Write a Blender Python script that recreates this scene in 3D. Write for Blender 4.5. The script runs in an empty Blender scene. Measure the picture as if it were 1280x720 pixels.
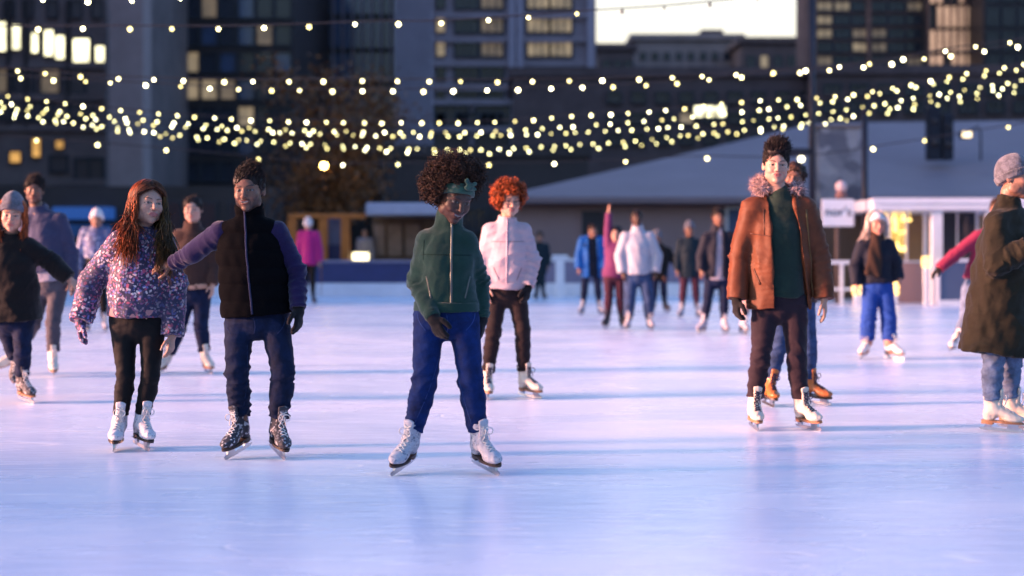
import bpy, bmesh, math, random
import numpy as np
from mathutils import Vector, Matrix
from mathutils.bvhtree import BVHTree
random.seed(7)
RNG = np.random.default_rng(11)
R = math.radians
SC = bpy.context.scene
COL = SC.collection
CAMH, FPX, HZ = 1.2, 2000.0, 312.0          # eye height, focal length and horizon row (1280 px wide frame)


def P3(px, py, Y):
    return np.array([(px - 640) * Y / FPX, Y, CAMH + (HZ - py) * Y / FPX])


def GY(py):
    return CAMH * FPX / (py - HZ)


# ------------------------------------------------------------------ objects
def link(o, parent=None):
    COL.objects.link(o)
    if parent is not None:
        o.parent = parent
    return o


def tag(o, label=None, cat=None, group=None, kind=None):
    if label: o['label'] = label
    if cat: o['category'] = cat
    if group: o['group'] = group
    if kind: o['kind'] = kind
    return o


def empty(name, loc=(0, 0, 0), rz=0):
    o = bpy.data.objects.new(name, None)
    o.empty_display_size = .2
    o.location = loc
    o.rotation_euler = (0, 0, rz)
    return link(o)


def mesh_from(name, V, F, mats=None, smooth=True, fm=None):
    me = bpy.data.meshes.new(name)
    V = np.asarray(V, dtype=np.float32)
    if isinstance(F, np.ndarray) and F.ndim == 2:
        n, k = F.shape
        me.vertices.add(len(V)); me.vertices.foreach_set('co', V.ravel())
        me.loops.add(n * k); me.loops.foreach_set('vertex_index', F.astype(np.int32).ravel())
        me.polygons.add(n)
        me.polygons.foreach_set('loop_start', np.arange(0, n * k, k, dtype=np.int32))
        me.polygons.foreach_set('loop_total', np.full(n, k, dtype=np.int32))
        me.update(calc_edges=True)
        me.validate()
    else:
        me.from_pydata([tuple(v) for v in V], [], [tuple(f) for f in F])
        me.update()
    if mats is not None:
        for m in (mats if isinstance(mats, (list, tuple)) else [mats]):
            me.materials.append(m)
    if fm is not None:
        me.polygons.foreach_set('material_index', np.asarray(fm, dtype=np.int32))
    me.polygons.foreach_set('use_smooth', np.full(len(me.polygons), bool(smooth)))
    me.update()
    return me


def obj(name, me, parent=None, loc=None):
    o = bpy.data.objects.new(name, me)
    if loc is not None: o.location = loc
    return link(o, parent)


class MB:
    """boxes, bars, tubes, prisms collected into one mesh"""
    def __init__(self):
        self.v, self.f, self.m = [], [], []
        self.mi = 0

    def add(self, V, F):
        b = len(self.v)
        self.v += [tuple(p) for p in V]
        for f in F:
            self.f.append(tuple(b + i for i in f)); self.m.append(self.mi)
        return self

    def box(self, x0, y0, z0, x1, y1, z1):
        V = [(x0, y0, z0), (x1, y0, z0), (x1, y1, z0), (x0, y1, z0), (x0, y0, z1), (x1, y0, z1), (x1, y1, z1), (x0, y1, z1)]
        return self.add(V, [(3, 2, 1, 0), (4, 5, 6, 7), (0, 1, 5, 4), (1, 2, 6, 5), (2, 3, 7, 6), (3, 0, 4, 7)])

    def tube(self, pts, r, n=8, caps=True):
        pts = [Vector(p) for p in pts]
        N = len(pts)
        rr = r if isinstance(r, (list, tuple)) else [r] * N
        V, F = [], []
        up = Vector((0.13, 0.21, 0.97))
        for i, p in enumerate(pts):
            t = (pts[min(i + 1, N - 1)] - pts[max(i - 1, 0)]).normalized()
            a = t.cross(up)
            if a.length < 1e-3: a = t.cross(Vector((1, 0, 0)))
            a.normalize(); b = t.cross(a)
            for k in range(n):
                an = 2 * math.pi * k / n
                V.append(p + (a * math.cos(an) + b * math.sin(an)) * rr[i])
        for i in range(N - 1):
            for k in range(n):
                k2 = (k + 1) % n
                F.append((i * n + k, i * n + k2, (i + 1) * n + k2, (i + 1) * n + k))
        if caps:
            F.append(tuple(range(n))[::-1]); F.append(tuple((N - 1) * n + k for k in range(n)))
        return self.add(V, F)

    def prism(self, poly, y0, y1):
        """poly in x,z extruded along y"""
        n = len(poly)
        V = [(x, y0, z) for x, z in poly] + [(x, y1, z) for x, z in poly]
        F = [tuple(range(n)), tuple(range(2 * n - 1, n - 1, -1))]
        for i in range(n):
            j = (i + 1) % n
            F.append((j, i, n + i, n + j))
        return self.add(V, F)

    def sphere(self, c, r, nu=10, nv=7, sz=1.0):
        V, F = [], []
        V.append((c[0], c[1], c[2] + r * sz))
        for i in range(1, nv):
            th = math.pi * i / nv
            for k in range(nu):
                a = 2 * math.pi * k / nu
                V.append((c[0] + r * math.sin(th) * math.cos(a), c[1] + r * math.sin(th) * math.sin(a), c[2] + r * sz * math.cos(th)))
        V.append((c[0], c[1], c[2] - r * sz))
        for k in range(nu):
            F.append((0, 1 + k, 1 + (k + 1) % nu))
            F.append((len(V) - 1, 1 + (nv - 2) * nu + (k + 1) % nu, 1 + (nv - 2) * nu + k))
        for i in range(nv - 2):
            for k in range(nu):
                k2 = (k + 1) % nu
                F.append((1 + i * nu + k, 1 + (i + 1) * nu + k, 1 + (i + 1) * nu + k2, 1 + i * nu + k2))
        return self.add(V, F)

    def mesh(self, name, mats, smooth=False):
        return mesh_from(name, np.array(self.v), self.f, mats, smooth, self.m)

    def build(self, name, mats, parent=None, smooth=False, bevel=0, loc=None):
        o = obj(name, self.mesh(name, mats, smooth), parent, loc)
        if bevel:
            b = o.modifiers.new('bevel', 'BEVEL'); b.width = bevel; b.segments = 2; b.limit_method = 'ANGLE'
        return o


# ------------------------------------------------------------------ materials
def nt(name):
    m = bpy.data.materials.new(name); m.use_nodes = True
    t = m.node_tree
    return m, t.nodes, t.links, t.nodes['Principled BSDF']


def N(nodes, typ, **kw):
    n = nodes.new(typ)
    for k, v in kw.items():
        if k in ('inputs',):
            for a, b in v.items(): n.inputs[a].default_value = b
        else:
            setattr(n, k, v)
    return n


def c4(c): return (c[0], c[1], c[2], 1)


def ramp(nodes, stops, interp='LINEAR'):
    r = nodes.new('ShaderNodeValToRGB'); r.color_ramp.interpolation = interp
    e = r.color_ramp.elements
    while len(e) < len(stops): e.new(.5)
    for el, (p, c) in zip(e, stops): el.position = p; el.color = c4(c)
    return r


_mc = {}


def fabric(name, col, rough=.85, var=.18, weave=500, bump=.3, sheen=.03, big=7, spec=.18, stripes=None):
    """cloth: colour mottled at two sizes, woven bump"""
    if name in _mc: return _mc[name]
    m, n, l, b = nt(name)
    tc = N(n, 'ShaderNodeTexCoord')
    n1 = N(n, 'ShaderNodeTexNoise', inputs={'Scale': big, 'Detail': 6, 'Roughness': .65})
    n2 = N(n, 'ShaderNodeTexNoise', inputs={'Scale': weave, 'Detail': 2})
    l.new(tc.outputs['Object'], n1.inputs['Vector']); l.new(tc.outputs['Object'], n2.inputs['Vector'])
    lo = [max(0, c * (1 - var)) for c in col]; hi = [min(1, c * (1 + var)) for c in col]
    rp = ramp(n, [(.3, lo), (.7, hi)])
    l.new(n1.outputs['Fac'], rp.inputs['Fac'])
    mx = N(n, 'ShaderNodeMix', data_type='RGBA', blend_type='MULTIPLY'); mx.inputs['Factor'].default_value = .5
    r2 = ramp(n, [(.3, (.6, .6, .6)), (.7, (1.25, 1.25, 1.25))])
    l.new(n2.outputs['Fac'], r2.inputs['Fac'])
    l.new(rp.outputs['Color'], mx.inputs['A']); l.new(r2.outputs['Color'], mx.inputs['B'])
    l.new(mx.outputs['Result'], b.inputs['Base Color'])
    b.inputs['Roughness'].default_value = rough
    b.inputs['Specular IOR Level'].default_value = spec
    b.inputs['Sheen Weight'].default_value = sheen
    n3 = N(n, 'ShaderNodeTexNoise', inputs={'Scale': 38, 'Detail': 4, 'Roughness': .6})
    l.new(tc.outputs['Object'], n3.inputs['Vector'])
    ad = N(n, 'ShaderNodeMath', operation='MULTIPLY_ADD'); ad.inputs[1].default_value = .25
    l.new(n2.outputs['Fac'], ad.inputs[0]); l.new(n3.outputs['Fac'], ad.inputs[2])
    bp = N(n, 'ShaderNodeBump', inputs={'Strength': bump, 'Distance': .01})
    l.new(ad.outputs[0], bp.inputs['Height']); l.new(bp.outputs['Normal'], b.inputs['Normal'])
    _mc[name] = m
    return m


def plain(name, col, rough=.6, metal=0, spec=.4, var=.12, scale=3, bump=0, bscale=40, coat=0):
    if name in _mc: return _mc[name]
    m, n, l, b = nt(name)
    tc = N(n, 'ShaderNodeTexCoord')
    n1 = N(n, 'ShaderNodeTexNoise', inputs={'Scale': scale, 'Detail': 8, 'Roughness': .65})
    l.new(tc.outputs['Object'], n1.inputs['Vector'])
    rp = ramp(n, [(.3, [max(0, c * (1 - var)) for c in col]), (.7, [min(1, c * (1 + var)) for c in col])])
    l.new(n1.outputs['Fac'], rp.inputs['Fac']); l.new(rp.outputs['Color'], b.inputs['Base Color'])
    b.inputs['Roughness'].default_value = rough; b.inputs['Metallic'].default_value = metal
    b.inputs['Specular IOR Level'].default_value = spec; b.inputs['Coat Weight'].default_value = coat
    if bump:
        n2 = N(n, 'ShaderNodeTexNoise', inputs={'Scale': bscale, 'Detail': 5})
        l.new(tc.outputs['Object'], n2.inputs['Vector'])
        bp = N(n, 'ShaderNodeBump', inputs={'Strength': bump, 'Distance': .02})
        l.new(n2.outputs['Fac'], bp.inputs['Height']); l.new(bp.outputs['Normal'], b.inputs['Normal'])
    _mc[name] = m
    return m


def emis(name, col, strength, var=0, scale=3):
    if name in _mc: return _mc[name]
    m, n, l, b = nt(name)
    b.inputs['Base Color'].default_value = c4([c * .3 for c in col])
    b.inputs['Emission Color'].default_value = c4(col); b.inputs['Emission Strength'].default_value = strength
    if var:
        tc = N(n, 'ShaderNodeTexCoord')
        n1 = N(n, 'ShaderNodeTexNoise', inputs={'Scale': scale, 'Detail': 3})
        l.new(tc.outputs['Object'], n1.inputs['Vector'])
        rp = ramp(n, [(.35, [c * (1 - var) for c in col]), (.65, col)])
        l.new(n1.outputs['Fac'], rp.inputs['Fac']); l.new(rp.outputs['Color'], b.inputs['Emission Color'])
    _mc[name] = m
    return m


def skin_mat():
    if 'skin' in _mc: return _mc['skin']
    m, n, l, b = nt('skin')
    a = N(n, 'ShaderNodeAttribute', attribute_name='Col')
    tc = N(n, 'ShaderNodeTexCoord')
    n1 = N(n, 'ShaderNodeTexNoise', inputs={'Scale': 90, 'Detail': 4})
    l.new(tc.outputs['Object'], n1.inputs['Vector'])
    rp = ramp(n, [(.3, (.86, .84, .84)), (.7, (1.1, 1.08, 1.06))]); l.new(n1.outputs['Fac'], rp.inputs['Fac'])
    mx = N(n, 'ShaderNodeMix', data_type='RGBA', blend_type='MULTIPLY'); mx.inputs['Factor'].default_value = 1
    l.new(a.outputs['Color'], mx.inputs['A']); l.new(rp.outputs['Color'], mx.inputs['B'])
    l.new(mx.outputs['Result'], b.inputs['Base Color'])
    b.inputs['Roughness'].default_value = .48; b.inputs['Specular IOR Level'].default_value = .4
    b.inputs['Subsurface Weight'].default_value = .08; b.inputs['Subsurface Radius'].default_value = (.012, .005, .003)
    bp = N(n, 'ShaderNodeBump', inputs={'Strength': .08, 'Distance': .004})
    l.new(n1.outputs['Fac'], bp.inputs['Height']); l.new(bp.outputs['Normal'], b.inputs['Normal'])
    _mc['skin'] = m
    return m


def hair_mat(name, col, rough=.5):
    if name in _mc: return _mc[name]
    m, n, l, b = nt(name)
    tc = N(n, 'ShaderNodeTexCoord')
    mp = N(n, 'ShaderNodeMapping'); mp.inputs['Scale'].default_value = (70, 70, 12)
    n1 = N(n, 'ShaderNodeTexNoise', inputs={'Scale': 1, 'Detail': 4})
    l.new(tc.outputs['Object'], mp.inputs['Vector']); l.new(mp.outputs['Vector'], n1.inputs['Vector'])
    rp = ramp(n, [(.3, [c * .3 for c in col]), (.75, [min(1, c * 1.7) for c in col])])
    l.new(n1.outputs['Fac'], rp.inputs['Fac'])
    ge = N(n, 'ShaderNodeNewGeometry'); r2 = ramp(n, [(0, (.35, .33, .32)), (.6, (1, 1, 1)), (1, (1.9, 1.75, 1.6))])
    l.new(ge.outputs['Random Per Island'], r2.inputs['Fac'])
    mx = N(n, 'ShaderNodeMix', data_type='RGBA', blend_type='MULTIPLY'); mx.inputs['Factor'].default_value = 1
    l.new(rp.outputs['Color'], mx.inputs['A']); l.new(r2.outputs['Color'], mx.inputs['B']); l.new(mx.outputs['Result'], b.inputs['Base Color'])
    b.inputs['Roughness'].default_value = rough; b.inputs['Specular IOR Level'].default_value = .2
    _mc[name] = m
    return m


def floral_mat(name, base, cols, scale=42):
    """printed cloth: irregular petals of several colours over a dark ground"""
    if name in _mc: return _mc[name]
    m, n, l, b = nt(name)
    tc = N(n, 'ShaderNodeTexCoord')
    ds = N(n, 'ShaderNodeTexNoise', inputs={'Scale': 26, 'Detail': 3})
    l.new(tc.outputs['Object'], ds.inputs['Vector'])
    av = N(n, 'ShaderNodeVectorMath', operation='MULTIPLY_ADD'); av.inputs[1].default_value = (.04, .04, .04)
    l.new(ds.outputs['Color'], av.inputs[0]); l.new(tc.outputs['Object'], av.inputs[2])
    v = N(n, 'ShaderNodeTexVoronoi', inputs={'Scale': scale}); l.new(av.outputs[0], v.inputs['Vector'])
    sp = N(n, 'ShaderNodeSeparateColor'); l.new(v.outputs['Color'], sp.inputs[0])
    k = len(cols)
    rp = ramp(n, [(i / k, c) for i, c in enumerate(cols)], 'CONSTANT'); l.new(sp.outputs[0], rp.inputs['Fac'])
    mask = ramp(n, [(.42, (1, 1, 1)), (.55, (0, 0, 0))]); l.new(v.outputs['Distance'], mask.inputs['Fac'])
    big = N(n, 'ShaderNodeTexNoise', inputs={'Scale': 5, 'Detail': 2}); l.new(tc.outputs['Object'], big.inputs['Vector'])
    bm_ = ramp(n, [(.40, (.25, .25, .25)), (.58, (1, 1, 1))]); l.new(big.outputs['Fac'], bm_.inputs['Fac'])
    mm = N(n, 'ShaderNodeMath', operation='MULTIPLY'); l.new(mask.outputs['Color'], mm.inputs[0]); l.new(bm_.outputs['Color'], mm.inputs[1])
    mx = N(n, 'ShaderNodeMix', data_type='RGBA'); l.new(mm.outputs[0], mx.inputs['Factor'])
    mx.inputs['A'].default_value = c4(base); l.new(rp.outputs['Color'], mx.inputs['B'])
    l.new(mx.outputs['Result'], b.inputs['Base Color'])
    b.inputs['Roughness'].default_value = .7; b.inputs['Sheen Weight'].default_value = .1
    n3 = N(n, 'ShaderNodeTexNoise', inputs={'Scale': 45, 'Detail': 5}); l.new(tc.outputs['Object'], n3.inputs['Vector'])
    bp = N(n, 'ShaderNodeBump', inputs={'Strength': .3, 'Distance': .01})
    l.new(n3.outputs['Fac'], bp.inputs['Height']); l.new(bp.outputs['Normal'], b.inputs['Normal'])
    _mc[name] = m
    return m


# ------------------------------------------------------------------ implicit surfaces
def unit(v):
    v = np.asarray(v, float); return v / (np.linalg.norm(v) + 1e-12)


def rot(yaw=0, pitch=0, roll=0):
    return np.array(Matrix.Rotation(R(yaw), 3, 'Z') @ Matrix.Rotation(R(pitch), 3, 'X') @ Matrix.Rotation(R(roll), 3, 'Y'))


class Sdf:
    def __init__(self):
        self.p = []      # (fn, lo, hi, op, k)

    def _add(self, fn, lo, hi, op, k):
        self.p.append((fn, np.asarray(lo), np.asarray(hi), op, k)); return self

    def cone(self, a, b, ra, rb, side=(1, 0, 0), flat='', op='u', k=.02):
        a = np.asarray(a, float); b = np.asarray(b, float)
        ra = (ra, ra) if np.isscalar(ra) else ra; rb = (rb, rb) if np.isscalar(rb) else rb
        L = np.linalg.norm(b - a) + 1e-9
        ax = (b - a) / L
        s = np.asarray(side, float); s = s - ax * s.dot(ax)
        if np.linalg.norm(s) < 1e-3: s = np.cross(ax, [0, 1, .1])
        s = unit(s); d = np.cross(ax, s)
        circ = abs(ra[0] - ra[1]) < 1e-6 and abs(rb[0] - rb[1]) < 1e-6

        def fn(x, y, z):
            x = x - a[0]; y = y - a[1]; z = z - a[2]
            u = x * ax[0] + y * ax[1] + z * ax[2]
            uc = np.clip(u, 0, L); t = uc / L
            qs = x * s[0] + y * s[1] + z * s[2]; qd = x * d[0] + y * d[1] + z * d[2]
            qz = u - uc
            if 'a' in flat: qz = np.where(u < 0, 0, qz)
            if 'b' in flat: qz = np.where(u > L, 0, qz)
            rx = ra[0] + (rb[0] - ra[0]) * t
            if circ:
                D = np.sqrt(qs * qs + qd * qd + qz * qz) - rx
            else:
                ry = ra[1] + (rb[1] - ra[1]) * t; rz = np.minimum(rx, ry)
                k0 = np.sqrt((qs / rx) ** 2 + (qd / ry) ** 2 + (qz / rz) ** 2)
                k1 = np.sqrt((qs / rx ** 2) ** 2 + (qd / ry ** 2) ** 2 + (qz / rz ** 2) ** 2)
                D = np.where(k0 < 1e-3, -rz, k0 * (k0 - 1) / np.maximum(k1, 1e-9))
            if 'a' in flat: D = np.maximum(D, -u)
            if 'b' in flat: D = np.maximum(D, u - L)
            return D
        m = max(ra[0], ra[1], rb[0], rb[1])
        return self._add(fn, np.minimum(a, b) - m, np.maximum(a, b) + m, op, k)

    def ell(self, c, r, M=None, op='u', k=.02):
        c = np.asarray(c, float); M = np.eye(3) if M is None else M

        def fn(x, y, z):
            x = x - c[0]; y = y - c[1]; z = z - c[2]
            q0 = (x * M[0, 0] + y * M[1, 0] + z * M[2, 0]); q1 = (x * M[0, 1] + y * M[1, 1] + z * M[2, 1]); q2 = (x * M[0, 2] + y * M[1, 2] + z * M[2, 2])
            k0 = np.sqrt((q0 / r[0]) ** 2 + (q1 / r[1]) ** 2 + (q2 / r[2]) ** 2)
            k1 = np.sqrt((q0 / r[0] ** 2) ** 2 + (q1 / r[1] ** 2) ** 2 + (q2 / r[2] ** 2) ** 2)
            return np.where(k0 < 1e-3, -min(r), k0 * (k0 - 1) / np.maximum(k1, 1e-9))
        e = np.sqrt(((np.abs(M) * np.asarray(r)[None, :]) ** 2).sum(1))
        return self._add(fn, c - e, c + e, op, k)

    def plane(self, p, n):
        """keep the side the normal points away from"""
        p = np.asarray(p, float); n = unit(n)
        return self._add(lambda x, y, z: (x - p[0]) * n[0] + (y - p[1]) * n[1] + (z - p[2]) * n[2], [-9] * 3, [9] * 3, 'i', .004)

    def fn(self, f, lo, hi, op='s', k=.01):
        return self._add(f, lo, hi, op, k)

    @staticmethod
    def _comb(D, d, op, k):
        if op == 'i':
            h = np.clip(.5 - .5 * (d - D) / k, 0, 1) if k else 0
            return d * (1 - h) + D * h + k * h * (1 - h)
        if op == 's': d = -d
        if op == 'u':
            h = np.clip(.5 + .5 * (d - D) / k, 0, 1)
            return d * (1 - h) + D * h - k * h * (1 - h)
        h = np.clip(.5 - .5 * (d - D) / k, 0, 1)
        return d * (1 - h) + D * h + k * h * (1 - h)

    def pts(self, Pt):
        x, y, z = Pt[:, 0], Pt[:, 1], Pt[:, 2]
        D = np.ones(len(Pt))
        for f, lo, hi, op, k in self.p:
            mk = ((Pt > lo - .05) & (Pt < hi + .05)).all(1)
            if not mk.any(): continue
            D[mk] = self._comb(D[mk], f(x[mk], y[mk], z[mk]), op, k)
        return D

    def mesh(self, h):
        us = [p for p in self.p if p[3] == 'u']
        lo = np.min([p[1] for p in us], 0) - 2.6 * h; hi = np.max([p[2] for p in us], 0) + 2.6 * h
        n = np.ceil((hi - lo) / h).astype(int) + 1
        ax = [lo[i] + h * np.arange(n[i]) for i in range(3)]
        D = np.ones(n)
        for f, plo, phi, op, k in self.p:
            sl = []
            for i in range(3):
                a = max(0, int((plo[i] - .045 - lo[i]) / h)); b = min(n[i], int((phi[i] + .045 - lo[i]) / h) + 2)
                sl.append(slice(a, max(a, b)))
            if any(s.stop <= s.start for s in sl): continue
            sl = tuple(sl)
            d = f(ax[0][sl[0]][:, None, None], ax[1][sl[1]][None, :, None], ax[2][sl[2]][None, None, :])
            D[sl] = self._comb(D[sl], d, op, k)
        return surface_nets(D, lo, h)

    def project(self, V, it=2):
        e = 6e-4
        for _ in range(it):
            d = self.pts(V)
            g = np.stack([self.pts(V + np.eye(3)[i] * e) - d for i in range(3)], 1) / e
            gn = (g ** 2).sum(1) + 1e-6
            st = -(d / gn)[:, None] * g
            ln = np.linalg.norm(st, axis=1, keepdims=True)
            V = V + st * np.minimum(1, .006 / (ln + 1e-9))
        return V


def surface_nets(D, lo, h):
    S = D < 0
    c = np.zeros(tuple(k - 1 for k in D.shape), dtype=np.int8)
    for dx in (0, 1):
        for dy in (0, 1):
            for dz in (0, 1):
                c += S[dx:dx + c.shape[0], dy:dy + c.shape[1], dz:dz + c.shape[2]]
    idx = np.argwhere((c > 0) & (c < 8))
    imap = np.full(c.shape, -1, dtype=np.int64); imap[idx[:, 0], idx[:, 1], idx[:, 2]] = np.arange(len(idx))
    cor = [(0, 0, 0), (1, 0, 0), (0, 1, 0), (1, 1, 0), (0, 0, 1), (1, 0, 1), (0, 1, 1), (1, 1, 1)]
    val = np.stack([D[idx[:, 0] + a, idx[:, 1] + b, idx[:, 2] + d] for a, b, d in cor], 1)
    acc = np.zeros((len(idx), 3)); cnt = np.zeros(len(idx))
    for i, j in ((0, 1), (2, 3), (4, 5), (6, 7), (0, 2), (1, 3), (4, 6), (5, 7), (0, 4), (1, 5), (2, 6), (3, 7)):
        va, vb = val[:, i], val[:, j]
        mk = (va < 0) != (vb < 0)
        t = np.where(mk, va / np.where(mk, va - vb, 1), 0)[:, None]
        p = np.array(cor[i]) + t * (np.array(cor[j]) - np.array(cor[i]))
        acc += np.where(mk[:, None], p, 0); cnt += mk
    V = lo + (idx + acc / np.maximum(cnt, 1)[:, None]) * h
    F = []
    for a in range(3):
        sl0 = [slice(None)] * 3; sl1 = [slice(None)] * 3
        sl0[a] = slice(0, -1); sl1[a] = slice(1, None)
        s0, s1 = S[tuple(sl0)], S[tuple(sl1)]
        e = np.argwhere(s0 != s1)
        b, d = (a + 1) % 3, (a + 2) % 3
        ok = (e[:, b] > 0) & (e[:, d] > 0) & (e[:, b] < D.shape[b] - 1) & (e[:, d] < D.shape[d] - 1)
        e = e[ok]
        def at(ob, od):
            q = e.copy(); q[:, b] += ob; q[:, d] += od
            return imap[q[:, 0], q[:, 1], q[:, 2]]
        q = np.stack([at(-1, -1), at(0, -1), at(0, 0), at(-1, 0)], 1)
        flip = ~s0[e[:, 0], e[:, 1], e[:, 2]]
        q[flip] = q[flip][:, ::-1]
        F.append(q)
    F = np.concatenate(F)
    F = F[(F >= 0).all(1)]
    return V, F


def vnormals(V, F):
    n = np.zeros_like(V)
    fn = np.cross(V[F[:, 2]] - V[F[:, 0]], V[F[:, 3]] - V[F[:, 1]])
    for i in range(4): np.add.at(n, F[:, i], fn)
    return n / (np.linalg.norm(n, axis=1, keepdims=True) + 1e-12)


_dirs = RNG.normal(size=(40, 3)); _ph = RNG.uniform(0, 6.28, 40)


def snoise(Pt, sc, seed=0):
    o = 0
    for i in range(5):
        j = (seed * 5 + i) % 40
        o = o + np.sin(Pt @ (_dirs[j] * sc) + _ph[j])
    return o / 2.4


def folds(V, F, limbs, seed=0, torso=0.0, lump=0.0):
    """push cloth along its normals: ridges across each limb, gathered near its joints; hanging folds on the trunk"""
    n = vnormals(V, F)
    best = np.full(len(V), 9.0); disp = np.zeros(len(V))
    for q, (a, b, aa, ab, mid, lam, rad) in enumerate(limbs):
        a = np.asarray(a); b = np.asarray(b)
        L = np.linalg.norm(b - a) + 1e-9; ax = (b - a) / L
        u = (V - a) @ ax; uc = np.clip(u, 0, L)
        off = V - a - uc[:, None] * ax
        d = np.linalg.norm(off, axis=1) - rad
        s = unit(np.cross(ax, [0.2, 1, 0.1])); t = np.cross(ax, s)
        ang = np.arctan2(off @ t, off @ s)
        amp = mid + aa * np.exp(-(uc / .10) ** 2) + ab * np.exp(-((L - uc) / .10) ** 2)
        ph = np.pi * u / lam + 1.5 * snoise(V, 7, seed + q) + 1.1 * np.sin(ang + q + seed) + .5 * np.sin(2 * ang + 2 * q)
        w = 1 - 2 * np.abs(np.sin(ph)) ** .75
        ph2 = np.pi * u / (lam * .62) - 1.6 * ang * .5 + 1.8 * snoise(V, 9, seed + q + 2)
        w2 = 1 - 2 * np.abs(np.sin(ph2)) ** .75
        g1 = np.clip(.5 + .8 * snoise(V, 11, seed + q + 1), 0, 1); g2 = np.clip(.5 + .8 * snoise(V, 13, seed + q + 4), 0, 1)
        v = amp * (.62 * w * g1 + .42 * w2 * g2 + .28 * snoise(V, 30, seed + 3 + q))
        mk = d < best
        disp[mk] = v[mk]; best[mk] = d[mk]
    if torso:
        far = np.clip(best / .05, 0, 1)
        st = V * np.array([1, 1, .4])
        g = .7 * snoise(st, 18, seed + 1) + .5 * snoise(V, 30, seed + 2) + .55 * (1 - 2 * np.abs(snoise(V * np.array([1, 1, 1.5]), 11, seed + 5)) ** .7)
        disp = disp * (1 - .7 * far) + far * torso * g
    if lump: disp = disp + lump * snoise(V, 55, seed + 4)
    return V + n * disp[:, None]


def strands(Pt, rad, sides=4):
    """Pt (N,M,3) centre lines -> one tube mesh; rad (M,) or (N,M)"""
    Nn, M, _ = Pt.shape
    T = np.empty_like(Pt)
    T[:, 1:-1] = Pt[:, 2:] - Pt[:, :-2]; T[:, 0] = Pt[:, 1] - Pt[:, 0]; T[:, -1] = Pt[:, -1] - Pt[:, -2]
    T /= np.linalg.norm(T, axis=2, keepdims=True) + 1e-9
    ref = np.array([.31, .52, .8])
    A = np.cross(T, ref); A /= np.linalg.norm(A, axis=2, keepdims=True) + 1e-9
    B = np.cross(T, A)
    rad = np.broadcast_to(rad, (Nn, M))
    an = np.arange(sides) * 2 * np.pi / sides
    V = Pt[:, :, None, :] + rad[:, :, None, None] * (A[:, :, None, :] * np.cos(an)[None, None, :, None] + B[:, :, None, :] * np.sin(an)[None, None, :, None])
    V = V.reshape(-1, 3)
    i = (np.arange(Nn)[:, None, None] * M + np.arange(M - 1)[None, :, None]) * sides
    k = np.arange(sides)[None, None, :]; k2 = (k + 1) % sides
    F = np.stack([i + k, i + k2, i + sides + k2, i + sides + k], -1).reshape(-1, 4)
    return V, F


def join(*parts):
    V, F, o = [], [], 0
    for v, f in parts:
        V.append(v); F.append(f + o); o += len(v)
    return np.concatenate(V), np.concatenate(F)
# ------------------------------------------------------------------ people
BOOT_ANKLE = np.array([0, .02, .165])
_boot = {}


def boot_sdf():
    S = Sdf()
    S.cone((0, .022, .13), (0, .030, .25), (.039, .046), (.044, .054), flat='b', k=.02)
    S.ell((0, .032, .105), (.035, .044, .05), k=.02)
    S.cone((0, .0, .145), (0, -.115, .098), (.041, .038), (.043, .028), k=.03)
    S.ell((0, -.118, .090), (.0445, .072, .030), k=.02)
    S.cone((0, -.030, .17), (0, -.040, .272), (.026, .011), (.030, .009), k=.012)
    S.cone((0, .03, .225), (0, .034, .29), (.034, .042), (.036, .044), op='s', k=.006)
    S.plane((0, 0, .066), (0, 0, -1))
    return S


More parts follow.
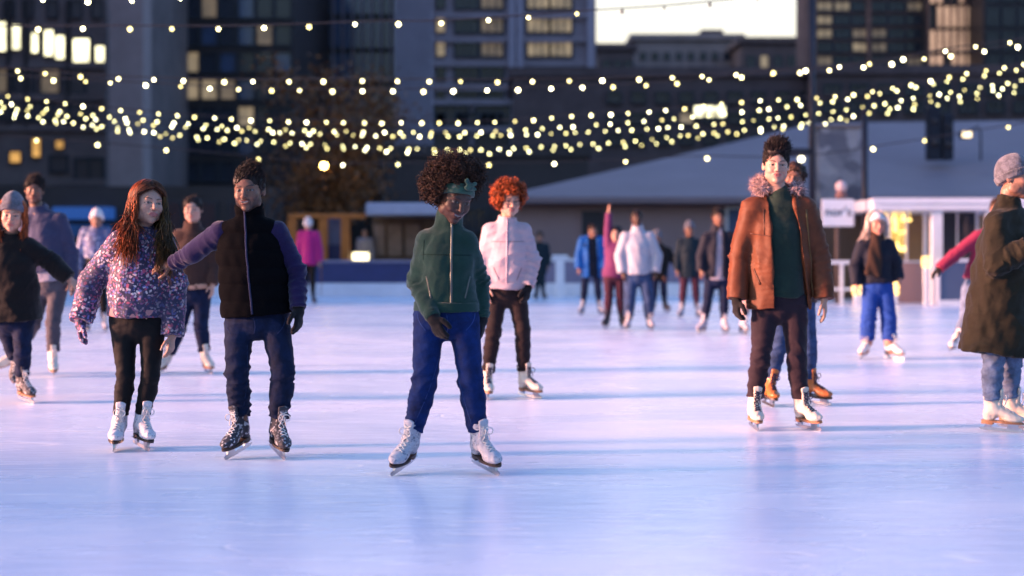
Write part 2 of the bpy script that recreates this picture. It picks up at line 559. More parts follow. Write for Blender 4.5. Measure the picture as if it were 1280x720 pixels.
def skate_meshes(h=.006):
    if h in _boot: return _boot[h]
    S = boot_sdf()
    V, F = S.mesh(h)
    nrm = vnormals(V, F)
    V = V + nrm * (.0016 * snoise(V, 45, 3) + .0012 * snoise(V, 90, 5))[:, None]
    # sole and heel
    out = []
    for i in range(28):
        a = 2 * math.pi * i / 28
        y = -.052 - .137 * math.cos(a)
        w = .047 if y < -.05 else .038
        w = w * (1 - .15 * math.exp(-((y + .02) / .03) ** 2))
        out.append((w * math.sin(a) * (1.0 if abs(math.sin(a)) < .5 else .98), y))
    so = MB()
    n = len(out)
    so.add([(x, y, .055) for x, y in out] + [(x * 1.02, y, .068) for x, y in out],
           [tuple(range(n))[::-1], tuple(range(n, 2 * n))] + [(i, (i + 1) % n, n + (i + 1) % n, n + i) for i in range(n)])
    hl = [(x * .95, y) for x, y in out if y > -.012]
    hl = sorted(hl, key=lambda q: math.atan2(q[1] - .03, q[0]))
    n = len(hl)
    so.add([(x, y, .041) for x, y in hl] + [(x, y, .0545) for x, y in hl],
           [tuple(range(n))[::-1], tuple(range(n, 2 * n))] + [(i, (i + 1) % n, n + (i + 1) % n, n + i) for i in range(n)])
    # blade: runner with toe pick, two stanchions and plates
    bl = MB()
    prof = [(-.188, .020), (-.182, .006), (-.165, .001), (-.10, 0), (.05, 0), (.085, .003), (.098, .010), (.098, .016), (.05, .019), (-.12, .021), (-.165, .030)]
    V2 = [(-.0022, y, z) for y, z in prof] + [(.0022, y, z) for y, z in prof]
    n = len(prof)
    bl.add(V2, [tuple(range(n))[::-1], tuple(range(n, 2 * n))] + [(i, (i + 1) % n, n + (i + 1) % n, n + i) for i in range(n)])
    for y0, y1, z in ((-.155, -.085, .054), (.02, .062, .040)):
        bl.add([(-.003, y0 - .005, .018), (.003, y0 - .005, .018), (.003, y1 + .005, .018), (-.003, y1 + .005, .018),
                (-.011, y0 + .005, z), (.011, y0 + .005, z), (.011, y1 - .005, z), (-.011, y1 - .005, z)],
               [(3, 2, 1, 0), (4, 5, 6, 7), (0, 1, 5, 4), (1, 2, 6, 5), (2, 3, 7, 6), (3, 0, 4, 7)])
        bl.box(-.024, y0 - .01, z - .0015, .024, y1 + .01, z + .0035)
    # laces: crossing cords over the instep and tongue, with a bow
    la = []
    cen = [(-.100, .12), (-.080, .135), (-.060, .150), (-.042, .168), (-.034, .188), (-.033, .208), (-.034, .228), (-.035, .244)]
    M = 9
    for i in range(len(cen) - 1):
        for sgn in (-1, 1):
            t = np.linspace(0, 1, M)
            x = sgn * (-.021 + .042 * t)
            y = cen[i][0] + (cen[i + 1][0] - cen[i][0]) * t - .02; z = cen[i][1] + (cen[i + 1][1] - cen[i][1]) * t + .005
            la.append(np.stack([x, y, z], 1))
    la = np.array(la)
    for _ in range(5):
        q = la.reshape(-1, 3); d = S.pts(q) - .0025; e = 8e-4
        g = np.stack([S.pts(q + np.eye(3)[i] * e) - S.pts(q) for i in range(3)], 1) / e
        q = q - np.clip(d, -.01, .01)[:, None] * g / ((g ** 2).sum(1, keepdims=True) + .05)
        la = q.reshape(la.shape)
    lv, lf = strands(la, np.full(M, .0032), 5)
    bow = []
    for sgn in (-1, 1):
        t = np.linspace(0, 1, M)
        bow.append(np.stack([sgn * .034 * np.sin(t * np.pi) , -.058 - .016 * np.sin(t * np.pi) - .002, .236 - .030 * t + .01 * np.sin(t * 2 * np.pi)], 1))
        bow.append(np.stack([sgn * .022 * t, -.058 - .010 * np.sin(t * 3), .234 - .065 * t], 1))
    bv, bf = strands(np.array(bow), np.full(M, .003), 5)
    lv, lf = join((lv, lf), (bv, bf))
    _boot[h] = ((V, F), so, bl, (lv, lf))
    return _boot[h]


_bm = {}


def add_skate(parent, Mx, bootm, solem, lacem, h, label=None):
    key = (h, bootm.name, solem.name, lacem.name)
    if key not in _bm:
        (V, F), so, bl, (lv, lf) = skate_meshes(h)
        _bm[key] = (mesh_from('ice_skate', V, F, bootm), so.mesh('sole', solem), bl.mesh('blade', M_STEEL), mesh_from('laces', lv, lf, lacem))
    a, b, c, d = _bm[key]
    o = obj('ice_skate', a, parent); o.matrix_basis = Mx
    obj('sole', b, o); obj('blade', c, o); obj('laces', d, o)
    return o


def foot(J, key, Y, X0):
    px, dz, yaw, pitch, roll, lift = J[key]
    ax = (px - 640) * (Y - dz) / FPX - X0
    shin = unit(J['kn' + key[-1]] - np.array([ax, -dz, .17 + lift]))
    f0 = np.array([math.sin(R(yaw)), -math.cos(R(yaw)), 0])
    up = shin - f0 * (shin @ f0) * .75
    up = unit(up * np.array([1, 1, 1]))
    f1 = unit(f0 - up * (f0 @ up))
    Rm = np.stack([np.cross(f1, up) * -1, -f1, up], 1)
    if np.linalg.det(Rm) < 0: Rm[:, 0] *= -1
    Rm = Rm @ rot(0, pitch, 0)
    pts = np.array([(0, y, z) for y, z in ((-.185, .010), (-.165, 0), (-.1, 0), (.05, 0), (.09, .004))]) @ Rm.T
    tz = lift - pts[:, 2].min()
    an = Rm @ BOOT_ANKLE
    T = np.array([ax, -dz, 0]) - an; T[2] = tz
    Mx = Matrix.Translation(Vector(T)) @ Matrix(Rm.tolist()).to_4x4()
    return an + T, Mx


def head_prims(S, hp, M, sc, J):
    def q(c): return hp + M @ (np.array(c) * sc)
    def e(c, r, op='u', k=.02, mm=None): S.ell(q(c), [x * sc for x in r], M if mm is None else M @ mm, op, k * sc)
    f = J.get('fem', 0)
    e((0, .012, .030), (.073, .092, .083), k=.01)
    e((0, -.030, -.015), (.061, .060, .075), k=.03)
    e((0, -.036, -.062), (.050 - .004 * f, .044, .042), k=.03)
    e((0, -.071, -.094), (.020 - .003 * f, .017, .015), k=.025)
    for s in (-1, 1):
        e((s * .037, -.058, -.024), (.024, .024, .022), k=.02)
        e((s * .052, -.012, -.058), (.014, .03, .026), k=.02)
    e((0, -.080, .026), (.046, .012, .011), k=.016)
    for s in (-1, 1):
        e((s * .031, -.096, .004), (.017, .014, .0105), 's', .012)
        e((s * .031, -.0735, .0025), (.0135, .0125, .0125), 'u', .003)
    S.cone(q((0, -.084, .014)), q((0, -.107, -.026)), .0075 * sc, .0115 * sc, k=.010 * sc)
    for s in (-1, 1):
        e((s * .0115, -.093, -.031), (.0078, .009, .0068), k=.007)
        e((s * .006, -.098, -.0385), (.0035, .005, .003), 's', .003)
    e((0, -.082, -.058), (.026, .018, .017), k=.015)
    sm = J.get('smile', 0)
    e((0, -.0945, -.0545), (.021, .0085, .0055), k=.005)
    e((0, -.0925, -.0655), (.018, .009, .0065), k=.005)
    for s in (-1, 1):
        e((s * .018, -.087, -.057 + .005 * sm), (.009, .009, .005), k=.006)
        if sm: e((s * .034, -.078, -.036), (.014, .012, .011), k=.012)
    S.ell(q((0, -.102, -.0600)), np.array([.019 + .006 * sm, .012, .0012 + .0035 * sm]) * sc, M, 's', .003 * sc)
    for s in (-1, 1):
        er = rot(s * -22, 8, 0)
        e((s * .0745, .012, -.004), (.007, .020, .031), k=.008, mm=er)
        e((s * .083, .008, .002), (.005, .011, .017), 's', .006, mm=er)


def paint_head(lc, J, skin):
    """colours of skin, lips, brows, eyes and beard, with painted nostril shade, in head coordinates"""
    skin = np.array(skin)
    Cc = np.tile(skin, (len(lc), 1))
    x, y, z = np.abs(lc[:, 0]), lc[:, 1], lc[:, 2]

    def mixin(w, c):
        w = np.clip(w, 0, 1)[:, None]
        Cc[:] = Cc * (1 - w) + np.array(c) * w

    fr = np.clip((-.045 - y) / .01, 0, 1)
    ru = np.exp(-((x - .038) ** 2 + (z + .03) ** 2) / .018 ** 2) + .8 * np.exp(-((x) ** 2 + (z + .03) ** 2) / .012 ** 2) + .6 * np.exp(-((x - .08) ** 2 + (z) ** 2) / .02 ** 2)
    mixin(.30 * ru * (1 if True else 0), skin * np.array([1.25, .78, .72]))
    if J.get('beard'):
        nz = .5 + .5 * snoise(lc, 160, 4)
        line = -.088 + np.clip((x - .016) / .046, 0, 1) * .074
        bw = np.clip((line - z) / .018, 0, 1) * np.clip((.022 - y) / .02, 0, 1) * np.clip((z + .125) / .01, 0, 1)
        mo = np.clip((.0075 - np.abs(z + .0475 + .10 * np.clip(x - .012, 0, 1))) / .003, 0, 1) * np.clip((.029 - x) / .005, 0, 1) * (y < -.06)
        go = np.clip((.008 - np.abs(x - .026)) / .004, 0, 1) * np.clip((-.05 - z) / .006, 0, 1) * np.clip((z + .10) / .01, 0, 1)
        bw = np.maximum(np.maximum(bw, mo), .8 * go) * (y < .03)
        mixin(J['beard'] * bw * (.75 + .4 * nz), J.get('brow', (.02, .013, .01)))
    lip = np.clip(1.35 - ((x / .024) ** 2 + ((z + .0595 - .004 * J.get('smile', 0) * (x / .02) ** 2) / .0115) ** 2), 0, .35) / .35 * (y < -.078)
    mixin(.75 * lip, J.get('lip', skin * np.array([1.05, .55, .55])))
    if J.get('smile', 0) > .5:
        te = np.clip(1.25 - ((x / .020) ** 2 + ((z + .0598 - .006 * (x / .02) ** 2) / .0042) ** 2), 0, .3) / .3 * (y < -.072)
        mixin(te, (.36, .33, .30))
    br = J.get('brow', (.03, .02, .015))
    zz = z - (.0225 + .006 * np.sin(np.clip((x - .012) / .042, 0, 1) * 2.4))
    mixin(.9 * np.clip(1.4 - np.abs(zz) / .0034, 0, 1) * np.clip((x - .010) / .005, 0, 1) * np.clip((.053 - x) / .006, 0, 1) * fr, br)
    ex, ez = (x - .031) / .0155, (z - .0025) / .0062
    op = J.get('lid', .85)
    eye = ex ** 2 + (ez / op) ** 2
    mixin(np.clip((1.75 - eye) / .3, 0, 1) * (z > .0) * fr * .9, np.array(br) * .6)
    ew = .20 * skin.mean() ** .35 / .6
    mixin(np.clip((1.0 - eye) / .2, 0, 1) * fr, (ew, ew * .96, ew * .93))
    ir = ((x - .031 - J.get('gaze', 0) * .0 ) ** 2 + (z - .0025) ** 2) / .0068 ** 2
    mixin(np.clip((1.1 - ir) / .25, 0, 1) * np.clip((1.05 - eye) / .2, 0, 1) * fr, J.get('iris', (.035, .018, .010)))
    mixin(.6 * np.clip(1.2 - ((x - .006) / .004) ** 2 - ((z + .039) / .003) ** 2, 0, 1) * (y < -.08), skin * .25)  # shade of the nostril hollows painted into the skin colour
    return Cc


def hand_prims(S, w, d, n, sgn, sc=1.0, inf=0.0, curl=22, spread=1.0):
    """w wrist, d along the hand, n where the palm faces, thumb towards sgn*cross(d, n)"""
    d = unit(d); n = unit(n - d * np.dot(n, d)); s = sgn * np.cross(d, n)
    S.cone(w - d * .01, w + d * .082 * sc, (.027 * sc + inf, .019 * sc + inf), (.040 * sc + inf, .0135 * sc + inf), side=s, k=.012)
    S.ell(w + d * .035 * sc + s * .022 * sc + n * .008 * sc, (.017 * sc + inf,) * 3, k=.015)
    for i, ln in enumerate((.074, .083, .077, .060)):
        b = w + d * (.080 - .004 * abs(i - 1)) * sc + s * (.031 - .0205 * i) * sc
        a = R((curl * (.55 + .16 * i))); fan = (1.2 - i) * .06 * spread
        p = b
        ang = a * .6
        for j, fr in enumerate((.45, .30, .25)):
            dd = unit((d + s * fan) * math.cos(ang) + n * math.sin(ang))
            e = p + dd * ln * fr * sc
            S.cone(p, e, (.0094 - .0007 * j) * sc * (1 if i < 3 else .88) + inf, (.0088 - .0007 * j) * sc * (1 if i < 3 else .88) + inf, k=.004)
            p = e; ang += a
    p = w + d * .028 * sc + s * .027 * sc + n * .006 * sc
    for (ds, dd_, dn, ln, r) in ((.75, .62, .30, .040, .0115), (.35, .88, .34, .032, .0098), (.10, .93, .36, .024, .0085)):
        e = p + unit(s * ds + d * dd_ + n * dn) * ln * sc
        S.cone(p, e, r * sc + inf, r * .94 * sc + inf, k=.006)
        p = e


def torso(S, J, hemz, hem, waist, chest, th=0.0, flat=True, k=.03, delt=.052, ymid=0.0, topk=1.0):
    sl, sr, hl, hr = J['shl'], J['shr'], J['hipl'], J['hipr']
    Sm, Pm = (sl + sr) / 2, (hl + hr) / 2
    side = sr - sl; side = unit([side[0], side[1], 0]) if np.linalg.norm(side[:2]) > .08 else np.array(J.get('side', (1, 0, 0)), float)
    ax = Sm - Pm
    hp_ = Pm + ax * ((hemz - Pm[2]) / ax[2])
    wp, cp = Pm + ax * .42, Pm + ax * .74
    cp = cp + np.array([0, ymid, 0])
    a_ = lambda r: (r[0] + th, r[1] + th)
    S.cone(hp_, wp, a_(hem), a_(waist), side, flat='a' if flat else '', k=k)
    S.cone(wp, cp, a_(waist), a_(chest), side, k=k)
    S.cone(cp, Sm - ax * .02, a_(chest), (chest[0] * .86 * topk + th, chest[1] * .68 + th), side, k=k)
    S.cone(sl, sr, delt + th * .75, delt + th * .75, k=k)
    S.cone(Sm + np.array([0, 0, .018]), J['neck'] + np.array([0, 0, -.005]), (.112 + th * .5, .064 + th * .6), (.054 + th * .5, .056 + th * .5), side, k=.04)


def arms(S, J, r, th=0.0, k=.02, flat=True, which='lr', frac=1.0):
    for q in which:
        s, e, w = J['sh' + q], J['el' + q], J['wr' + q]
        w2 = e + (w - e) * frac
        S.cone(s, e, r[0] + th, r[1] + th, k=.03)
        S.cone(e, w2, r[1] + th, r[2] + th, flat='b' if flat else '', k=k)


def legs(S, J, r, th=0.0, hemfrac=1.0, k=.02, flat=True, cuff=None):
    for q in 'lr':
        h, kn, an = J['hip' + q], J['kn' + q], J['an' + q]
        e = kn + (an - kn) * hemfrac
        m = kn + (an - kn) * .34 + np.array([0, .012, 0])
        S.cone(h, kn, (r[0] + th, r[0] + th + .004), (r[1] + th, r[1] + th + .002), k=k)
        S.cone(kn, m, r[1] + th, r[2] + th, k=k)
        S.cone(m, e, r[2] + th, r[3] + th, flat='b' if flat else '', k=k)


def limb_list(J, arms_=None, legs_=None, amp=.006, lam=.07, hemfrac=1.0):
    L = []
    if arms_:
        for q in 'lr':
            L.append((J['sh' + q], J['el' + q], amp * .3, amp * 1.1, amp * .35, lam, arms_))
            L.append((J['el' + q], J['wr' + q], amp * 1.1, amp * .9, amp * .35, lam * .8, arms_ * .8))
    if legs_:
        for q in 'lr':
            e = J['kn' + q] + (J['an' + q] - J['kn' + q]) * hemfrac
            L.append((J['hip' + q], J['kn' + q], amp * .9, amp * .8, amp * .3, lam * 1.2, legs_))
            L.append((J['kn' + q], e, amp * .9, amp * 1.3, amp * .35, lam, legs_ * .75))
    return L


CAP_C = np.array([0, .012, .030]); CAP_R = np.array([.073, .092, .083])


def hairline(y, x=0.0, front=.074, slope=-.83):
    return front + slope * (y + .085)


def cap(t=.010, front=.074, slope=-.83, top=0.0, lump=.004, h=.006, wide=0.0):
    S = Sdf()
    S.ell(CAP_C + np.array([0, .004, top * .5]), (CAP_R[0] + t + wide, CAP_R[1] + t, CAP_R[2] + t + top), k=.01)
    n = unit(np.array([0, slope, -1.0]))
    S.plane((0, -.085, front - .035), n)
    S.ell((0, -.112, front - .088), (.066, .075, .082), op='s', k=.012)
    V, F = S.mesh(h)
    V = V + vnormals(V, F) * (lump * snoise(V, 70, 7))[:, None]
    return V, F


def sph(n):
    v = RNG.normal(size=(n, 3)); return v / np.linalg.norm(v, axis=1, keepdims=True)


def tufts(n, ln, comb, t=.008, front=.074, slope=-.83, top=0.0, r=.0028, jit=.35, lift=.55, M=5, wide=0.0, curl=0.0):
    """short hair: strands rooted on the scalp above the hairline, combed along comb(p)"""
    d = sph(n * 3)
    p = CAP_C + np.array([0, .004, top * .5]) + d * (CAP_R + np.array([t + wide, t, t + top]) - .004)
    ok = (p[:, 2] > hairline(p[:, 1], 0, front - .035, slope) + .004) & ((p[:, 0] / .066) ** 2 + ((p[:, 1] + .112) / .075) ** 2 + ((p[:, 2] - front + .088) / .082) ** 2 > 1.0)
    p, d = p[ok][:n], d[ok][:n]
    c = comb(p) if callable(comb) else np.tile(np.asarray(comb, float), (len(p), 1))
    c = c + RNG.normal(size=p.shape) * jit
    c = c - d * (c * d).sum(1, keepdims=True) * .6
    c /= np.linalg.norm(c, axis=1, keepdims=True)
    ll = ln * RNG.uniform(.6, 1.2, len(p)) if np.isscalar(ln) else ln(p) * RNG.uniform(.6, 1.2, len(p))
    tt = np.linspace(0, 1, M)
    Pt = p[:, None, :] + ll[:, None, None] * (d[:, None, :] * (lift * tt * (1.25 - .6 * tt))[None, :, None] + c[:, None, :] * (tt ** 1.3)[None, :, None])
    if curl:
        a = RNG.uniform(0, 6.28, len(p))[:, None] + tt[None, :] * 9
        u = sph(len(p)); w = sph(len(p))
        Pt = Pt + curl * (u[:, None, :] * np.cos(a)[:, :, None] + w[:, None, :] * np.sin(a)[:, :, None])
    return strands(Pt, r * (1 - .75 * tt ** 2), 4)


def curls(n, c, rad, shell=(.7, 1.05), rc=.010, ln=.05, r=.0035, M=12, keep=None):
    d = sph(n * 3)
    f = RNG.uniform(shell[0], shell[1], n * 3)
    p = np.asarray(c) + d * np.asarray(rad) * f[:, None]
    if keep is not None:
        ok = keep(p); p, d = p[ok], d[ok]
    p, d = p[:n], d[:n]
    n = len(p)
    ax = d + sph(n) * .9; ax /= np.linalg.norm(ax, axis=1, keepdims=True)
    u = np.cross(ax, sph(n)); u /= np.linalg.norm(u, axis=1, keepdims=True); w = np.cross(ax, u)
    tt = np.linspace(-.5, .5, M)
    turns = RNG.uniform(1.0, 2.2, n) * 2 * np.pi
    a = turns[:, None] * tt[None, :]
    rr = rc * RNG.uniform(.6, 1.3, n)
    L = ln * RNG.uniform(.5, 1.2, n)
    Pt = p[:, None, :] + ax[:, None, :] * (L[:, None] * tt[None, :])[:, :, None] + rr[:, None, None] * (u[:, None, :] * np.cos(a)[:, :, None] + w[:, None, :] * np.sin(a)[:, :, None])
    return strands(Pt, r * (1 - .8 * np.abs(tt * 2) ** 3), 4)


def long_hair(groups, M=20, r=.0036, off=(.010, .030), part=.012):
    """strands from a parting over the skull, then falling; groups: (az0, az1, n, target xyz in head axes, spread)"""
    out = []
    for az0, az1, n, tgt, spr, *st in groups:
        n = int(n * 1.9)
        az = R(1) * RNG.uniform(az0, az1, n)
        azs = R(1) * RNG.uniform(*st[0], n) if st else az
        th0 = R(1) * RNG.uniform(2, 40 if not st else 56, n); th1 = R(1) * RNG.uniform(85, 105, n)
        o = RNG.uniform(off[0], off[1], n)
        tt = np.linspace(0, 1, M)
        split = .42
        P_ = np.zeros((n, M, 3))
        t1 = np.clip(tt / split, 0, 1)
        th = th0[:, None] + (th1 - th0)[:, None] * t1[None, :]
        aa = azs[:, None] + (az - azs)[:, None] * np.minimum(1, t1 * 1.25)[None, :]
        dirs = np.stack([np.sin(th) * np.sin(aa), -np.sin(th) * np.cos(aa), np.cos(th)], -1)
        Q = CAP_C + dirs * (CAP_R[None, None, :] + o[:, None, None])
        p1 = Q[:, -1]
        tg = np.asarray(tgt)[None, :] + RNG.normal(size=(n, 3)) * np.asarray(spr)[None, :]
        t2 = np.clip((tt - split) / (1 - split), 0, 1)[None, :, None]
        ctl = p1 + (p1 - CAP_C) * .12 + np.array([0, 0, -.09])
        B = p1[:, None] * (1 - t2) ** 2 + 2 * ctl[:, None] * t2 * (1 - t2) + tg[:, None] * t2 ** 2
        P_ = np.where((tt <= split)[None, :, None], Q, B)
        wob = .004 * np.sin(tt[None, :] * RNG.uniform(6, 14, n)[:, None] + RNG.uniform(0, 6, n)[:, None])
        P_[:, :, 0] += wob * t2[:, :, 0] * 2; P_[:, :, 1] += wob[:, ::-1] * t2[:, :, 0]
        wv = .009 * np.sin(t2[:, :, 0] * RNG.uniform(7, 13, n)[:, None] + RNG.uniform(0, 6, n)[:, None]) * np.minimum(1, t2[:, :, 0] * 3)
        P_[:, :, 0] += wv; P_[:, :, 1] += .5 * wv[::-1]
        out.append(strands(P_, r * (1 - .7 * tt ** 4), 4))
    return join(*out)


def strip(bvh, pts, w, t, y0=-.8, sink=.001):
    """a flat tape laid on the front of a garment along (x, z) points"""
    hit = []
    for x, z in pts:
        h_, nn, _, _ = bvh.ray_cast(Vector((x, y0, z)), Vector((0, 1, 0)))
        if h_ is not None: hit.append((np.array(h_), np.array(nn)))
    if len(hit) < 2: return None
    V, F = [], []
    for i, (p, nn) in enumerate(hit):
        tng = unit(hit[min(i + 1, len(hit) - 1)][0] - hit[max(i - 1, 0)][0])
        s = unit(np.cross(tng, nn))
        for a, b in ((-1, -sink), (-1, t), (1, t), (1, -sink)):
            V.append(p + s * w * a + nn * b)
        if i:
            for k in range(4): F.append(((i - 1) * 4 + k, (i - 1) * 4 + (k + 1) % 4, i * 4 + (k + 1) % 4, i * 4 + k))
    F.append((3, 2, 1, 0)); F.append(tuple(len(V) - 4 + k for k in range(4)))
    return np.array(V), F


def garment(name, S, h, mat, parent, fold=None, post=None):
    V, F = S.mesh(h)
    if fold: V = folds(V, F, **fold)
    if post: V = post(V, F)
    me = mesh_from(name, V, F, mat)
    o = obj(name, me, parent)
    return o, V, F


def auto(Y, cx, hm=1.72, sway=0.0, arm=.06, stride=.16, sw=.175):
    """relaxed standing skater as frame joints; hm height over the ice with skates"""
    s = FPX / Y
    def j(x, z, dz=0): return (cx + x * s, HZ + (CAMH - z) * s, dz)
    k = hm / 1.78
    return dict(Y=Y, cx=cx, head=(cx + sway * s, HZ + (CAMH - (hm - .115)) * s, .02, 0, 0, 0), neck=j(sway, hm - .265),
                shl=j(sway - sw, hm - .325), shr=j(sway + sw, hm - .325), ell=j(sway - sw - arm, .64 * hm), elr=j(sway + sw + arm, .64 * hm),
                wrl=j(sway - sw - arm * 1.2, .50 * hm, .06), wrr=j(sway + sw + arm * 1.2, .50 * hm, .06),
                hipl=j(-.085, .53 * hm), hipr=j(.085, .53 * hm), knl=j(-.6 * stride, .31 * hm, .04), knr=j(.6 * stride, .31 * hm, .04),
                ftl=(cx - stride * .75 * s, .03, -22, 0, -3, 0), ftr=(cx + stride * .75 * s, .0, 22, 0, 3, 0))


def person(J, label):
    """one continuous body mesh, with clothes, hair and skates as its children"""
    Y = J['Y']
    X0 = (J['cx'] - 640) * Y / FPX
    J = dict(J)
    for k in ('neck', 'shl', 'shr', 'ell', 'elr', 'wrl', 'wrr', 'hipl', 'hipr', 'knl', 'knr'):
        q = J[k]; dz = q[2] if len(q) > 2 else 0
        J[k] = P3(q[0], q[1], Y - dz) - np.array([X0, Y, 0])
    sv = J['shr'] - J['shl']
    J['shl'] = J['shl'] + sv * .045 - np.array([0, 0, .008]); J['shr'] = J['shr'] - sv * .045 - np.array([0, 0, .008])
    px, py, dz, yaw, pitch, roll = J['head']
    hp = P3(px, py, Y - dz) - np.array([X0, Y, 0])
    M = rot(yaw, pitch, roll); sc = J.get('hs', 1.0) * 1.05
    J['anl'], ML = foot(J, 'ftl', Y, X0)
    J['anr'], MR = foot(J, 'ftr', Y, X0)
    hero = Y < 14
    h = J.get('h', min(.018, max(.0068, Y / FPX * 1.45)))
    f = J.get('fem', 0); b = J.get('b', 1.0)
    skin = np.array(J['skin'])
    sw = np.linalg.norm(J['shr'] - J['shl'])
    W = J.get('w', max(.30, sw))
    chest = (W * .5 - .005, (.105 - .006 * f) * b); waist = ((.132 - .012 * f) * b, (.098 - .006 * f) * b); hip = ((.150 + .012 * f) * b, (.108 + .005 * f) * b)
    legr = J.get('legr', ((.080 + .004 * f) * b, .055, .055, .036))
    armr = ((.046 - .007 * f) * b, (.038 - .005 * f) * b, .026)
    # ---- body
    S = Sdf()
    pz = (J['hipl'][2] + J['hipr'][2]) / 2
    torso(S, J, pz - .03, hip, waist, chest, flat=False, delt=.045 - .006 * f)
    legs(S, J, [max(.03, r - .008) for r in legr], flat=False)
    for q in 'lr':
        Mx = ML if q == 'l' else MR
        S.cone(J['an' + q], np.array(Mx @ Vector((0, -.11, .09))), .026, .020, k=.02)
    arms(S, J, armr, flat=False)
    for q, sg in (('l', 1), ('r', -1)):
        dd = unit(J['wr' + q] - J['el' + q])
        hv = J.get('hand' + q, {})
        n = np.array(hv.get('n', (1.0 * sg, .25, 0)), float)
        J['_h' + q] = (J['wr' + q], np.array(hv.get('d', dd), float), n, hv.get('t', sg), J.get('hsc', .95 - .07 * f), hv.get('curl', 24))
        w, d_, n_, t_, s_, c_ = J['_h' + q]
        hand_prims(S, w, d_, n_, t_, s_, 0, c_)
    nb = hp + M @ (np.array([0, .022, -.075]) * sc)
    S.cone(J['neck'] - np.array([0, 0, .05]), nb, .060 - .008 * f, .052 - .007 * f, k=.03)
    head_prims(S, hp, M, sc, J)
    hb = max(.0085, min(.014, h))
    V, F = S.mesh(hb)
    # finer faces on head and bare hands, pulled back onto the surface
    bm = bmesh.new()
    me = mesh_from('person', V, F, skin_mat()); bm.from_mesh(me)
    def lcl(vs): return (np.array([v.co[:] for v in vs]) - hp) @ M / sc
    cuts = 2 if hero else 1
    for c in range(cuts):
        bm.verts.ensure_lookup_table()
        lc = lcl(bm.verts)
        if c == 0: inb = (np.abs(lc[:, 0]) < .1) & (lc[:, 1] > -.13) & (lc[:, 1] < .12) & (np.abs(lc[:, 2]) < .125)
        else: inb = (np.abs(lc[:, 0]) < .062) & (lc[:, 1] < -.045) & (lc[:, 2] < .045) & (lc[:, 2] > -.1)
        if c == 0 and hero:
            vv = np.array([v.co[:] for v in bm.verts])
            for q in 'lr':
                if J.get('glove' + q) is None:
                    w = J['_h' + q]; inb |= np.linalg.norm(vv - (w[0] + unit(w[1]) * .09), axis=1) < .105
        ed = [e for e in bm.edges if inb[e.verts[0].index] and inb[e.verts[1].index]]
        if ed: bmesh.ops.subdivide_edges(bm, edges=ed, cuts=1, use_grid_fill=True)
    bm.verts.ensure_lookup_table()
    V = np.array([v.co[:] for v in bm.verts])
    lc = (V - hp) @ M / sc
    near = (np.abs(lc) < .14).all(1)
    if hero:
        for q in 'lr':
            w = J['_h' + q]; near |= np.linalg.norm(V - (w[0] + unit(w[1]) * .09), axis=1) < .12
    V[near] = S.project(V[near], 3)
    bm.to_mesh(me); bm.free()
    me.vertices.foreach_set('co', V.astype(np.float32).ravel())
    lc = (V - hp) @ M / sc
    inh = (np.abs(lc[:, 0]) < .12) & (np.abs(lc[:, 1]) < .14) & (lc[:, 2] > -.135) & (lc[:, 2] < .15)
    C = np.tile(skin, (len(V), 1)); C[inh] = paint_head(lc[inh], J, skin)
    at = me.color_attributes.new('Col', 'FLOAT_COLOR', 'POINT')
    at.data.foreach_set('color', np.concatenate([C, np.ones((len(C), 1))], 1).astype(np.float32).ravel())
    me.polygons.foreach_set('use_smooth', np.ones(len(me.polygons), dtype=bool)); me.update()
    root = obj('person', me, None, (X0, Y, 0))
    tag(root, label, 'person', J.get('group'))
    seed = J.get('seed', int(px) % 7)

    def hx(VF):
        return hp + (VF[0] * sc) @ M.T, VF[1]
    # ---- trousers
    T = J['trousers']
    S = Sdf()
    th = T.get('th', .012); hf = T.get('hem', .80)
    wz = T.get('waist', pz + .13)
    torso_ = (J['shl'] + J['shr']) / 2 - (J['hipl'] + J['hipr']) / 2
    Pm = (J['hipl'] + J['hipr']) / 2
    sd = J['shr'] - J['shl']; sd = unit([sd[0], sd[1], 0]) if np.linalg.norm(sd[:2]) > .08 else np.array(J.get('side', (1, 0, 0)), float)
    top = Pm + torso_ * ((wz - Pm[2]) / torso_[2])
    S.cone(Pm - np.array([0, 0, .035]), top, (hip[0] + th, hip[1] + th), (waist[0] + th, waist[1] + th), sd, flat='b', k=.02)
    lr = T.get('r', legr)
    legs(S, J, lr, th, hf, k=.018)
    o, tv, tf = garment(T.get('name', 'trousers'), S, h, T['mat'], root,
                        dict(limbs=limb_list(J, None, lr[0], T.get('amp', .006), T.get('lam', .075), hf), seed=seed, torso=.003, lump=.001))
    if hero and T.get('strips'):
        bv = BVHTree.FromPolygons([tuple(p) for p in tv], [tuple(int(i) for i in q) for q in tf])
        for nm, pts, w_, t_, mm in T['strips']:
            r_ = strip(bv, [(P3(a, c, Y)[0] - X0, P3(a, c, Y)[2]) for a, c in pts], w_, t_)
            if r_: obj(nm, mesh_from(nm, r_[0], r_[1], mm, True), o)
    # ---- skates
    K = J['skates']
    for q, Mx in (('l', ML), ('r', MR)):
        add_skate(root, Mx, K[0], K[1], K[2], .006 if hero else .012)
    # ---- tops, inner to outer
    for G in J['tops']:
        S = Sdf()
        th = G.get('th', .02)
        hz_ = CAMH + (HZ - G['hem']) * Y / FPX
        hm = G.get('hemr', (hip[0] + .004, hip[1] + .004)); wr_ = G.get('waistr', (waist[0] + .008, waist[1] + .006)); ch = G.get('chestr', chest)
        JJ = dict(J); ins = G.get('inset', 0)
        if ins:
            JJ['shl'] = J['shl'] + (J['shr'] - J['shl']) * ins; JJ['shr'] = J['shr'] + (J['shl'] - J['shr']) * ins
        torso(S, JJ, hz_, hm, wr_, ch, th, delt=G.get('delt', .042 - .005 * f), k=.03, ymid=G.get('ymid', 0), topk=G.get('topk', 1.0))
